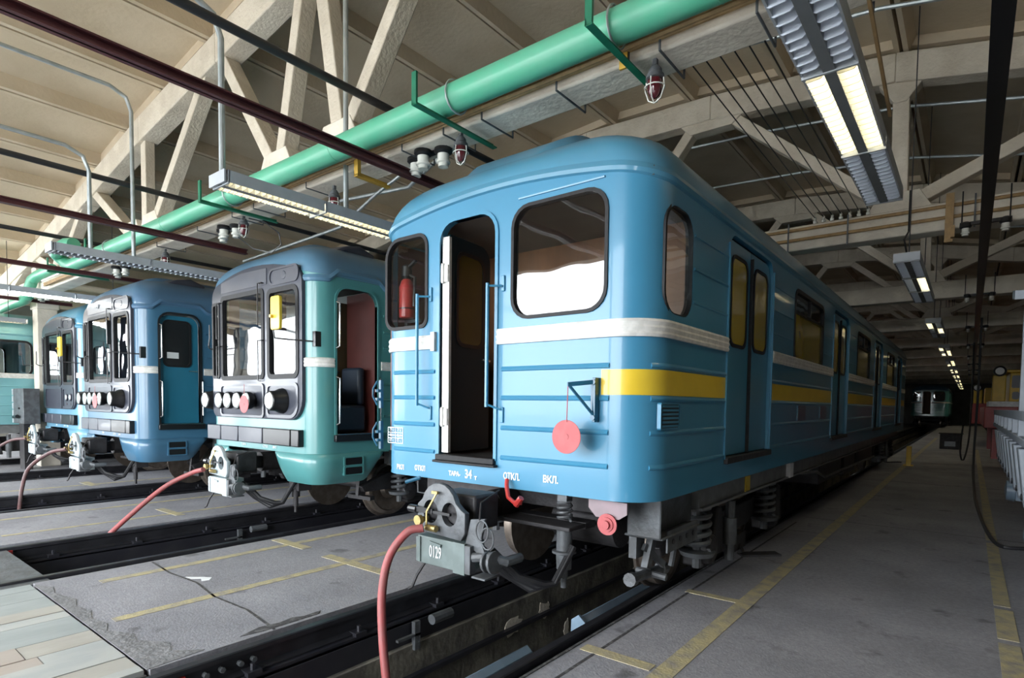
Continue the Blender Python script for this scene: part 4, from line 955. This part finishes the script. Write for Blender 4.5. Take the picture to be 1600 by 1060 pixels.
car2 = thing('metro_car', 'teal metro car with grey front mask and open dark cab doorway', 'train', (TRACKS[1], 3.95, 0))
mask_car(car2, 'teal', 'teal_roof', 18.2, True, seed=0, number='0281')
tag(MB().lathe((TRACKS[1] + .2, 3.68, 1.6), (0, -1, 0), [(0, .112), (.004, .114), (.006, .112), (.006, .012), (.008, .012), (.008, .001)], 32).tube([(TRACKS[1] + .2, 3.68, 1.85), (TRACKS[1] + .2, 3.68, 1.7)], .003, 5).build('signal_disc', 'disc'), 'faded pink-red disc beside the four lamps of the teal car', 'disc')
car3 = thing('metro_car', 'blue metro car with grey front mask and closed blue cab door', 'train', (TRACKS[2], 3.55, 0))
mask_car(car3, 'slate_blue', 'slate_roof', 18.2, False, seed=1, number='0174')
tag(MB().lathe((TRACKS[2] + .2, 3.28, 1.6), (0, -1, 0), [(0, .112), (.004, .114), (.006, .112), (.006, .001)], 32).tube([(TRACKS[2] + .2, 3.28, 1.85), (TRACKS[2] + .2, 3.28, 1.7)], .003, 5).build('signal_disc', 'disc'), 'faded red disc next to the lamps of the blue grey-masked car', 'disc')
car4 = thing('metro_car', 'pale blue grey-masked metro car half hidden by its blue neighbour', 'train', (TRACKS[3], 3.84, 0))
mask_car(car4, 'pale_blue', 'roof_blue', 18.2, False, seed=2, four=False, number='0363')
car5 = thing('metro_car', 'pale teal metro car cut by the left picture edge, white stripe below its window', 'train', (TRACKS[4], 1.3, 0))
old_car(car5, 'pale_teal', 'pale_teal', 18.2, [4.2], [(1.25, 2.55)], band=False, plain=True)
MB().tube([(1.36, 2.7, 2.45), (1.5, 2.6, 2.42), (1.52, 2.35, 2.42), (1.52, 2.32, 2.75)], .009, 6).prism(rr(-.04, .04, -.14, .14, .03, 3), lambda a, b: (1.5, 2.3 + a * .6, 2.78 + b), lambda a, b: (1.52, 2.3 + a * .6, 2.78 + b)).build('mirror_arm', 'iron_grey', car5)
underframe(car5, 18.2, lite=True)

car6 = thing('metro_car', 'small dark teal train end far back behind the near blue car', 'train', (TRACKS[0] + .2, 62, 0))
old_car(car6, 'teal', 'teal_roof', 12, [2.15], [], band=False); underframe(car6, 12, lite=True)

# ================================================================ overhead pipes, bars and lamps
def single(mb, name, m, label, cat, group=None, bev=0): return tag(mb.build(name, m, bev=bev), label, cat, group)
gp = thing('green_pipe', 'long thick green pipe running across under the nearest roof truss', 'pipe', (0, 3.49, 4.13))
MB().cyl((-13.2, 0, 0), (3.5, 0, 0), .112, 24).build('pipe_run', 'green', gp)
MB().tube([(-13.1, 0, 0), (-13.3, 0, .01), (-13.45, -.05, .06), (-13.5, -.12, .14), (-13.45, -.2, .2), (-13.2, -.24, .22), (-12.6, -.25, .22), (-12.4, -.2, .2)], .112, 18).build('pipe_bend', 'green', gp)
for x in (-2.0, -3.45, -7.18, -11.3): MB().tube([(x + .08, .13 * math.cos(a), .13 * math.sin(a)) for a in [2 * PI * k / 16 for k in range(17)]], .008, 6).build('pipe_clamp', 'galv', gp)
for x in (-1.25, -5.0, -9): MB().lathe((x, 0, 0), (1, 0, 0), [(0, .112), (.005, .116), (.012, .112)], 24).build('weld_seam', 'green', gp)
gp2 = thing('green_pipe', 'green pipe with an elbow at the far left end, behind the long tube lamp', 'pipe', (0, 3.6, 3.9))
MB().tube([(-20.5, 0, -.0), (-17.2, 0, 0), (-16.9, 0, .05), (-16.8, 0, .2), (-16.75, .05, .4), (-16.5, .1, .48), (-15.4, .1, .48)], .11, 16).build('pipe_run', 'green', gp2)
for i, (x, lab) in enumerate(((-1.92, 'green steel bracket under the pipe, rightmost'), (-3.49, 'green steel bracket under the pipe above the near blue car roof'), (-7.2, 'green steel bracket under the pipe above the teal car'), (-11.3, 'green steel bracket under the pipe above the blue masked car'), (-13.4, 'green steel bracket beside the pipe bend at far left'))):
    single(MB().box(x - .025, x + .025, 3.14, 4.12, 3.965, 3.975).box(x - .025, x - .018, 3.14, 4.12, 3.975, 4.012).box(x - .03, x + .02, 3.14, 3.16, 3.97, 4.22), 'pipe_bracket', 'green_dark', lab, 'bracket')
# cables and conduit running beside the pipe
single(MB().cyl((-16, 3.66, 4.2), (3.5, 3.66, 4.2), .022, 8), 'white_conduit', 'porcelain', 'thin white conduit running right behind the green pipe', 'conduit')
cb = thing('cable_bundle', 'bundle of tan cables running behind the green pipe along the truss', 'cable', (0, 3.69, 4.1))
for k in range(4): MB().tube([(-16 + 1.5 * q, (-.0 + .03 * (k % 2)), .0 + .035 * (k // 2) + .006 * math.sin(q * 2 + k)) for q in range(14)], .019, 6).build('cable', 'tan', cb)
hx = [-.55, -1.1, -1.72, -1.95, -2.55, -3.3, -3.75, -4.3, -4.75, -5.9, -6.4, -7.05, -7.6, -8.6, -10, -11.6]
for k, x in enumerate(hx):
    single(MB().tube([(x, 3.72, 4.3), (x, 3.72, 4.02), (x, 4.14, 4.02), (x, 4.14, 4.3)], .009, 6), 'cable_hanger', 'iron_grey', ORD[k] + ' thin steel stirrup from the right round the nearest truss beam', 'hanger', 'steel stirrups on the nearest truss beam')
for x, lab in ((-1.98, 'ochre steel cable holder on the beam, rightmost'), (-4.95, 'ochre steel bracket on the beam left of the insulator cluster'), (-6.3, 'ochre steel bracket on the beam above the left hanging lamp')):
    single(MB().box(x - .03, x + .03, 3.7, 3.72, 3.98, 4.25) if x > -2 else MB().box(x - .03, x + .03, 3.68, 3.72, 3.93, 4.25).box(x - .03, x + .03, 3.68, 4.1, 3.92, 3.94).box(x - .03, x - .024, 3.68, 4.1, 3.92, 3.98), 'cable_holder', 'ochre', lab, 'bracket')
# beams of second truss: tan cables and insulators
cb = thing('tan_cable_pair', 'two parallel tan cables along the front of the second truss beam', 'cable', (0, 9.74, 4.2))
for z in (.0, .15): MB().cyl((-9, 0, z), (6.4, 0, z), .024, 8).build('cable', 'tan', cb)
for k, x in enumerate((-2.9, -2.3, -1.5, -.05, 1.5)): single(MB().box(x - .01, x + .01, 9.71, 9.73, 4.02, 4.45), 'cable_cleat', 'iron_grey', ORD[k] + ' narrow cleat from the left on the tan cable pair', 'cleat', 'cleats of the tan cables')
single(MB().box(-.36, -.27, 9.69, 9.73, 3.86, 4.5).box(-.29, -.25, 9.6, 9.7, 3.9, 4.05), 'cable_holder', 'tan', 'tan board clamp on the white second beam under the gusset', 'bracket')

# hanging bus bars over each track
def bar_thing(x, z, y0, y1, w, h, m, lab, round_=False):
    if round_: return single(MB().cyl((x, y0, z), (x, y1, z), w, 12), 'overhead_tube', m, lab, 'bar')
    r = thing('contact_bar', lab, 'bar', (x, 0, z))
    MB().box(-w / 2, w / 2, y0, y1, -h / 2, -h / 2 + .012).box(-.008, .008, y0, y1, -h / 2, h / 2).box(-w / 2, w / 2, y0, y1, h / 2 - .012, h / 2).build('bar', m, r)
    return r
for i, (x, xe) in enumerate(((-4.44, 'over the left side of the near blue car'), (-8.75, 'over the teal car, above the left lamps'), (-12.6, 'over the blue grey-masked car'), (-17.2, 'low at far left, near the long tube lamp'))):
    bar_thing(x, 3.9, YN + .2, 4.5, .09, .07, 'maroon', 'maroon steel contact bar ' + xe)
for i, (x, xe) in enumerate(((-4.72, 'uppermost, crossing the top of the picture behind the green pipe'), (-9.25, 'second from the top, at the left edge'), (-13.25, 'third from the top, at the left edge'))):
    bar_thing(x, 4.6, YN + .2, 9.5, .038, 0, 'cable', 'black round tube overhead, ' + xe, True)
bus = thing('contact_bar', 'black flat overhead bar running down the right aisle ceiling', 'bar', (.06, 0, 3.9))
MB().box(-.055, .055, YN + .2, 70, -.02, .02).build('bar', 'black', bus)
MB().tube([(-.26, 3.75, .5), (-.26, 3.8, .25), (-.2, 3.85, .08), (-.1, 3.9, .03), (-.02, 4.0, .1), (.0, 4.05, .3)], .013, 8).build('sagging_cable', 'maroon', bus)
def insulators(x, y, n, lab, grp=None, z=3.98):
    r = thing('insulator_set', lab, 'insulator', (x, y, z), 0, grp)
    if n > 2: r.scale = (1.35, 1.35, 1.25)
    w = .2 if n > 2 else .26
    MB().box(-w, w, -.03, .03, .05, .09).cyl((-w + .02, 0, .08), (-w + .02, 0, .5), .009, 6).cyl((w - .02, 0, .08), (w - .02, 0, .5), .009, 6).build('hanger', 'black', r)
    for k in range(n):
        xx = -w + .06 + (2 * w - .12) * k / (n - 1); yy = (-.06 if k == 1 and n > 2 else 0)
        s = MB().lathe((xx, yy, .1), (0, 0, -1), [(0, .03), (.02, .062), (.07, .065), (.085, .045)], 16).build('cap', 'black', r)
        MB().lathe((xx, yy, .02), (0, 0, -1), [(0, .042), (.05, .04), (.055, .05), (.07, .05), (.075, .036), (.1, .036)], 16).build('porcelain', 'porcelain', s)
    return r
insulators(-4.2, 3.98, 3, 'cluster of three white insulators above the near blue car roof')
insulators(-8.2, 3.98, 3, 'cluster of three white insulators above the teal car roof')
insulators(-12.3, 3.98, 3, 'cluster of three white insulators above the blue masked car roof')
insulators(-16.9, 3.9, 3, 'cluster of white insulators at the far left, below the tube lamp')
for k, y in enumerate(TRY[1:9]):
    insulators(.06, y - .35, 2, 'pair of white insulators holding the right aisle bar, nearest to the camera' if k == 0 else ORD[k] + ' pair of white insulators along the right aisle bar, counting from the camera', None if k == 0 else 'far insulator pairs')
# caged dark red lamps
def cage_lamp(x, y, z, lab):
    r = thing('caged_lamp', lab, 'lamp', (x, y, z))
    MB().lathe((0, 0, .12), (0, 0, -1), [(0, .03), (.02, .045), (.05, .05), (.06, .062), (.085, .064), (.09, .05)], 20).build('cap', 'iron_grey', r)
    MB().lathe((0, 0, .03), (0, 0, -1), [(0, .05), (.05, .053), (.1, .04), (.125, .015), (.128, .001)], 18).build('globe', 'garnet', r)
    mb = MB()
    for k in range(4):
        a = PI * k / 4 * 2
        mb.tube([(.064 * math.cos(a), .064 * math.sin(a), .03), (.07 * math.cos(a), .07 * math.sin(a), -.03), (.045 * math.cos(a), .045 * math.sin(a), -.1), (0, 0, -.125)], .0045, 5)
    mb.tube([(.069 * math.cos(2 * PI * k / 16), .069 * math.sin(2 * PI * k / 16), -.02) for k in range(17)], .0045, 5)
    mb.build('cage', 'porcelain', r)
    MB().bar((0, 0, .13), (0, .0, .2), .03, .03).bar((-.05, -.02, .2), (.1, .1, .2), .02, .02).build('arm', 'iron_grey', r)
    return r
cage_lamp(-1.81, 3.85, 3.88, 'dark red caged lamp at the end of the rightmost green bracket')
cage_lamp(-3.66, 3.85, 3.9, 'dark red caged lamp above the near blue car roof')
cage_lamp(-7.55, 3.85, 3.9, 'dark red caged lamp over the teal car beside insulators')
cage_lamp(-5.66, 3.92, 3.88, 'small dark caged lamp between the left lamp and the near car')
cage_lamp(-10.2, 3.92, 3.88, 'small dark caged lamp above the gap between the grey-masked cars')
single(MB().tube([(-7.42, 3.85, 4.0), (-7.3, 4.0, 3.97), (-7.22, 4.15, 3.85), (-7.25, 4.2, 3.72), (-7.4, 4.15, 3.62), (-7.7, 4.05, 3.7), (-8.0, 3.98, 3.9)], .008, 6), 'loop_cable', 'black', 'black cable loop hanging beside the caged lamp over the teal car', 'cable')

# fluorescent fixtures: spine, modules with louvre blades and tubes
blade = MB().prism([(-.062, .006), (-.05, .055), (.045, .055), (.055, .02), (.03, -.004), (-.04, -.008)], front(-.003), front(.003)).mesh('louvre_blade')
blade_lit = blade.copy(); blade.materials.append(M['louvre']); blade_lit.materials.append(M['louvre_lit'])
def fixture(x, y, n, lit, lab, z=3.5, detail=True, ml=1.28, white=False, halves=None, grp=None):
    r = thing('louvred_lamp', lab, 'lamp', (x, y, z), 0, grp)
    L = n * ml
    if y > 5 or x < -12:
        for yy in (.3, L - .3): MB().cyl((0, yy, .1), (0, yy, roof_z(x) - z + .24), .007, 5).build('hanger_rod', 'iron', r)
    MB().box(-.03, .03, 0, L, -.005, .05).box(-.135, .135, 0, L, .075, .1).build('spine', 'lamp_bar', r)
    [MB().box(-.14, .14, yy, yy + .015, -.005, .1).build('end_plate', 'lamp_grey', r) for yy in (-.03, L + .015)]
    for k in range(n):
        y0 = k * ml + .01; y1 = (k + 1) * ml - .01
        m = MB().box(-.14, -.128, y0, y1, .0, .1).box(.128, .14, y0, y1, 0, .1).box(-.14, .14, y0 - .008, y0 + .008, -.012, .1).build('module', 'lamp_grey', r)
        nb = 15
        for s in (-1, 1):
            on = lit[k] if not isinstance(lit[k], (tuple, list)) else lit[k][0 if s < 0 else 1]
            MB().cyl((s * .085, y0 + .02, -.01 if white else .062), (s * .085, y1 - .02, -.01 if white else .062), .017, 8).build('tube', ('tube_on_b' if white else 'tube_on') if on else 'tube_off', m)
            if white: continue
            if detail:
                for q in range(nb):
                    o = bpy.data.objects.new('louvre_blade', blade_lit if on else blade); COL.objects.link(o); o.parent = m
                    o.location = (s * .082, y0 + .05 + (y1 - y0 - .1) * q / (nb - 1), 0)
            else:
                mb = MB()
                for q in range(9):
                    yy = y0 + .06 + (y1 - y0 - .12) * q / 8; mb.box(s * .08 - .05, s * .08 + .05, yy - .003, yy + .003, 0, .04)
                stuff(mb.build('louvre_grid', 'louvre_lit' if on else 'louvre', m))
    return r
fixture(-.68, 1.05, 4, [0, 0, 1, 0], 'big louvred lamp fixture at top right with its third module lit', ml=1.29)
fixture(-.7, 8.85, 3, [0, (0, 1), 0], 'louvred lamp beyond the second truss, one cell lit', detail=False, ml=1.2)
fixture(-.7, 15.5, 3, [(1, 0), (0, 1), 0], 'small louvred lamp with two lit cells beyond the third truss', detail=False, ml=1.1)
y = 22
for k in range(8):
    fixture(-.7, y, 3, [random.choice(((0, 1), (1, 1), (1, 0))), (0, 1), (1, 1)], ORD[k] + ' of the distant lit lamps receding above the right aisle', detail=False, ml=1.1, grp='distant aisle lamps')
    y += 6.2
fixture(-5.15, 2.42, 2, [(1, 1), 1], 'louvred lamp hanging left of the near blue car, its far part lit', detail=True, ml=.95)
fixture(-9.2, 2.2, 2, [0, (0, 0)], 'unlit grey lamp trough over the gap right of the blue grey-masked car', detail=True, ml=1.1)
fixture(-13.3, 1.6, 3, [1, 1, 1], 'bright lit tube lamp crossing the left edge above the pale blue car', detail=False, ml=.95, white=True)
fixture(-17.7, 2.4, 2, [1, 1], 'lit tube lamp low beside the pale teal car at the left edge', detail=False, ml=.65, z=3.4)
for k, yy in enumerate((28, 35, 42)): fixture(-5.1, yy, 3, [1, 1, 1], ORD[k] + ' distant lit lamp over the aisle left of the near car', detail=False, ml=1.1, grp='distant left aisle lamps', white=True)
# galvanised drop pipes that carry the left lamps
def drop(x, y, z0, lab, zt=None, bend=True):
    zt = zt or roof_z(x) - .6
    pts = [(x, y, z0), (x, y, zt - .25), (x, y - .06, zt - .08), (x, y - .25, zt)] + [(x, y - 3, zt + .0)] if bend else [(x, y, z0), (x, y, zt)]
    return single(MB().tube(pts, .026, 10), 'drop_pipe', 'galv', lab, 'pipe')
drop(-5.17, 2.45, 3.6, 'galvanised pipe dropping to the near end of the louvred lamp left of the blue car', 5.0)
drop(-5.17, 3.72, 3.6, 'straight galvanised pipe behind the green pipe, left of the steep concrete post', 6.6, False)
drop(-2.2, 3.62, 4.2, 'short galvanised pipe rising from the green pipe at top centre', 6.6, False)
drop(-9.12, 3.1, 3.6, 'galvanised pipe with a bend dropping in front of the left concrete post', 5.8)
drop(-9.12, 2.6, 3.6, 'thin galvanised pipe with a bend dropping to the unlit lamp trough', 4.85)
# conduits across the bays on the right
for k, (y, lab) in enumerate(((8.1, 'galvanised conduit bending across the roof at top right'), (10.9, 'galvanised conduit behind the second truss post'), (13.2, 'galvanised conduit between the second and third truss'), (18.2, 'galvanised conduit above the third truss beam'))):
    single(MB().tube([(x, y, roof_z(x) - .32) for x in (-6.5, -4.6, -3.0, -1.0, -.9, .6, 2.4)], .026, 8), 'roof_conduit', 'galv', lab, 'conduit')
single(MB().tube([(-9.4, 6.2, 5.2), (-7.0, 6.2, 5.0), (-5.6, 6.2, 5.6)], .03, 8), 'roof_conduit', 'galv', 'galvanised conduit slanting behind the white diagonals', 'conduit')
single(MB().tube([(-11.0, 5.6, 4.3), (-8.2, 5.8, 4.5), (-7.4, 5.9, 4.9), (-5.2, 6.0, 5.6), (-4.6, 6.1, 6.1)], .026, 8), 'roof_conduit', 'galv', 'bent galvanised conduit above the left hanging lamp', 'conduit')
# wires between the first two trusses
for k in range(7):
    x = -1.95 + .115 * k
    w_ = single(MB().tube([(x, 4.05, 4.52), (x, 7, 4.5), (x, 9.8, 4.5)], .006, 5), 'overhead_wire', 'black', ORD[k] + ' from the left of seven thin black wires stretched under the roof', 'wire', 'seven parallel roof wires')
    single(MB().lathe((x, 9.8, 4.42), (0, 0, 1), [(0, .025), (.03, .03), (.05, .018), (.08, .022), (.1, .01)], 10), 'wire_insulator', 'porcelain', ORD[k] + ' from the left of seven small wire insulators on the second beam', 'insulator', 'seven wire insulators')
# wooden lath and cable beside the big lamp
single(MB().bar((-.49, 2.9, 3.85), (-.49, 4.6, 3.58), .016, .03), 'wooden_lath', 'tan', 'ochre wooden lath beside the big louvred lamp', 'lath')
single(MB().tube([(-.75, 9.6, 4.6), (-.75, 9.6, 4.05), (-.78, 9.4, 3.9), (-.72, 9.2, 3.62)], .012, 6), 'lamp_cable', 'black', 'black supply cable dropping to the lamp beyond the second truss', 'cable')

# ================================================================ hoses
def hose(pts, r, lab, m='hose', n=12):
    out = []
    P = [Vector(p) for p in pts]; P = [P[0] * 2 - P[1]] + P + [P[-1] * 2 - P[-2]]
    for i in range(1, len(P) - 2):
        for k in range(6):
            t = k / 6; a, b, c, d = P[i - 1:i + 3]
            out.append(.5 * ((2 * b) + (c - a) * t + (2 * a - 5 * b + 4 * c - d) * t * t + (3 * b - a - 3 * c + d) * t ** 3))
    out.append(P[-2])
    return single(MB().tube(out, r, n), 'air_hose', m, lab, 'hose')
X1, X2, X3, X4 = TRACKS[:4]
hose([(X1 - .08, 2.84, .75), (X1 - .16, 2.76, .72), (X1 - .235, 2.66, .55), (X1 - .24, 2.6, .3), (X1 - .17, 2.55, .0), (X1 - .05, 2.5, -.4), (X1 + .1, 2.4, -.8)], .03, 'red hose falling from the near blue car coupler into the pit')
hose([(X2 - .1, 3.3, .77), (X2 - .35, 3.25, .7), (X2 - .6, 3.0, .5), (X2 - .78, 2.55, .05), (X2 - .85, 2.3, -.25), (X2 - .8, 2.2, -.5)], .03, 'red hose slanting from the teal car coupler to the track')
hose([(X3 - .1, 2.95, .8), (X3 - .45, 2.8, .72), (X3 - .8, 2.6, .45), (X3 - .8, 2.5, .1), (X3 - .55, 2.4, -.3)], .03, 'arched brownish hose from the blue grey-masked car to its pit', 'hose_dark')
hose([(X4 - .1, 3.25, .78), (X4 - .6, 3.1, .72), (X4 - .95, 2.9, .5), (X4 - .95, 2.8, .15), (X4 - .7, 2.7, -.3)], .03, 'arched brownish hose from the pale blue car to its pit', 'hose_dark')

# luminaires standing in the near pit
for (y0, y1, lab) in ((1.9, 3.25, 'long blue-grey pit luminaire nearest to the camera'), (3.95, 5.4, 'blue-grey pit luminaire under the front of the near blue car')):
    r = thing('pit_luminaire', lab, 'lamp', (TRACKS[0] + .56, 0, 0))
    MB().prism([(-.06, -.34), (.03, -.34), (.05, -.1), (.0, -.06), (-.05, -.1)], front(y0), front(y1)).build('housing', 'lumi', r, bev=.006)
    MB().prism([(-.075, -.36), (.045, -.36), (.06, -.09), (.0, -.04), (-.065, -.09)], front(y0 - .02), front(y0)).build('end_cap', 'lumi', r)
    MB().box(.03, .1, y1 - .3, y1 - .22, -.3, -.2).box(.03, .1, y0 + .2, y0 + .28, -.3, -.2).build('wall_bracket', 'iron', r)

# ================================================================ right side: wagon, machine, posts
post = thing('warning_post', 'small yellow post standing on the aisle floor beyond the car', 'post', (-1.33, 20.1, 0))
MB().box(-.06, .06, -.06, .06, 0, .56).build('post', 'machine_yellow', post, bev=.01); MB().box(-.12, .12, -.12, .12, 0, .03).build('base', 'machine_yellow', post)
bx = thing('dark_crate', 'dark box with white mark standing in the middle of the far aisle', 'box', (-.57, 29.5, 0))
MB().box(-.36, .36, 0, .5, .0, .62).build('case', 'iron', bx, bev=.02); MB().box(-.2, .16, -.006, 0, .12, .32).build('white_mark', 'wagon_grey', bx)
MB().box(-.4, .4, -.02, .52, .62, .66).build('lid', 'iron', bx)
wg = thing('flat_wagon', 'grey lattice-sided flat wagon at the right edge with hanging scoops', 'wagon', (.33, 0, 0))
mb = MB().box(0, .06, 5.6, 13.2, 1.56, 1.64).box(0, .06, 5.6, 13.2, 1.36, 1.42)
for k in range(9):
    y0 = 5.7 + .9 * k
    if y0 < 13.1: mb.box(.0, .06, y0, y0 + .06, 1.42, 1.56)
mb.build('side_frame', 'wagon_grey', wg, bev=.006)
mb = MB().box(0, 2.4, 13.14, 13.2, 1.36, 1.42).box(0, 2.4, 13.14, 13.2, 1.56, 1.64)
for k in range(6): mb.bar((.05 + .45 * k, 13.17, 1.42 if k % 2 else 1.56), (.5 + .45 * k, 13.17, 1.56 if k % 2 else 1.42), .03, .03)
mb.build('end_frame', 'wagon_grey', wg)
MB().box(.06, 2.5, 5.6, 13.2, 1.3, 1.4).build('deck', 'wagon_grey', wg)
sc = None
for k in range(9):
    y = 6.6 + .72 * k
    mb = MB().prism([(-.13, 1.32), (.13, 1.32), (.14, .95), (.1, .84), (0, .8), (-.1, .84), (-.14, .95)], lambda a, b: (.0 + (1.32 - b) * .12, y + a, b), lambda a, b: (.1 + (1.32 - b) * .12, y + a, b))
    s = mb.build('scoop', 'wagon_grey', wg, bev=.012)
    MB().prism([(.03 * math.cos(a), .03 * math.sin(a)) for a in [2 * PI * q / 10 for q in range(10)]], lambda a, b: (.04, y + a, .9 + b), lambda a, b: (.056, y + a, .9 + b)).build('scoop_hole', 'black', s)
for y in (7.6, 11.6):
    MB().lathe((.5, y, .42), (1, 0, 0), [(0, .42), (.1, .4), (.12, .2), (.0, .1)], 24).box(.25, .45, y - .3, y + .3, .3, .62).lathe((.25, y, .42), (-1, 0, 0), [(0, .17), (.1, .15), (.12, .04)], 16).build('wheel_set', 'lumi', wg)
ps = single(MB().box(.36, .44, 7.2, 7.3, 1.64, 2.65).prism([(7.0, 2.65), (7.45, 2.72), (7.45, 2.8), (7.0, 2.73)], sidep(.28), sidep(.5)), 'stake_post', 'wagon_grey', 'grey upright stake of the wagon at the right picture edge', 'post')
mc = thing('rail_machine', 'yellow and red rail machine with round headlamp behind the grey wagon', 'machine', (.3, 20, 0))
MB().box(0, 2.6, 0, 9, 1.15, 1.72).build('red_body', 'machine_red', mc, bev=.02); MB().box(.08, 2.62, -.02, 2.5, 1.72, 1.86).build('white_sill', 'white', mc)
cabm = MB().box(.5, 2.5, .3, 3, 1.86, 2.62).box(.14, .42, .1, .5, 1.86, 2.55).box(.42, 2.56, .2, 3.1, 2.62, 2.7).build('cab', 'machine_yellow', mc, bev=.02)
for x0, x1, z0, z1 in ((.56, .7, 1.92, 2.12), (.76, 1.5, 1.92, 2.12), (.54, 1.6, 2.22, 2.55)): MB().prism(rr(x0, x1, z0, z1, .04, 3), front(.28), front(.3)).build('cab_window', 'black', cabm)
h = MB().lathe((.28, .08, 2.66), (0, -1, 0), [(0, .06), (.03, .13), (.06, .14), (.07, .12)], 20).build('headlamp', 'black', mc); MB().lathe((.28, .02, 2.66), (0, -1, 0), [(0, .11), (.02, .08), (.025, .04)], 18).build('lens', 'letter', h)
MB().box(.2, 2.4, .5, 1.5, .3, 1.1).build('running_gear', 'machine_red', mc); MB().box(.2, 2.4, 5.5, 6.5, .3, 1.1).build('running_gear', 'machine_red', mc)
mc2 = thing('rail_machine', 'smaller yellow machine farther back with its own round headlamp', 'machine', (-.1, 33, 0))
MB().box(.1, 2.6, 0, 6, 1.0, 1.9).build('red_body', 'machine_red', mc2, bev=.02); MB().box(.2, .5, .1, .5, 1.9, 2.5).box(.6, 2.4, .4, 3, 1.9, 2.6).build('cab', 'machine_yellow', mc2, bev=.02)
h = MB().lathe((.32, .05, 2.6), (0, -1, 0), [(0, .06), (.03, .15), (.06, .16), (.07, .13)], 18).build('headlamp', 'black', mc2); MB().lathe((.32, -.02, 2.6), (0, -1, 0), [(0, .12), (.02, .07)], 16).build('lens', 'letter', h)
hose([(.12, 16, 3.6), (.12, 15.9, 2.0), (.1, 15.8, .6), (.12, 14.5, .1), (.16, 12.0, .03), (.3, 9.2, .02), (.6, 9.0, .02)], .022, 'black cable coming down beside the wagon and lying on the aisle floor', 'cable', 8)
hose([(.02, 24, 3.8), (.02, 24, 1.0), (-.1, 23.5, .03), (-.2, 23.5, .3), (-.15, 23.6, 1.2)], .025, 'black hose loop hanging beside the aisle far back', 'cable', 8)
# control cabinet on the left column
cb = thing('control_cabinet', 'grey electrical cabinet mounted beside the white column at far left', 'cabinet', (-17.35, 3.4, 0))
MB().box(-.1, .75, 0, .3, 1.05, 1.85).build('case', 'iron_grey', cb, bev=.01)
for k in range(5): MB().box(-.16, -.1, -.02, .3, 1.06 + .16 * k, 1.2 + .16 * k).build('side_module', 'box_pale', cb, bev=.008)
MB().box(.35, .45, -.03, 0, 1.38, 1.42).cyl((.2, -.06, 1.2), (.5, -.06, 1.22), .04, 8).build('plug', 'black', cb); MB().box(.1, .5, .05, .2, 0, 1.05).build('stand', 'iron', cb)
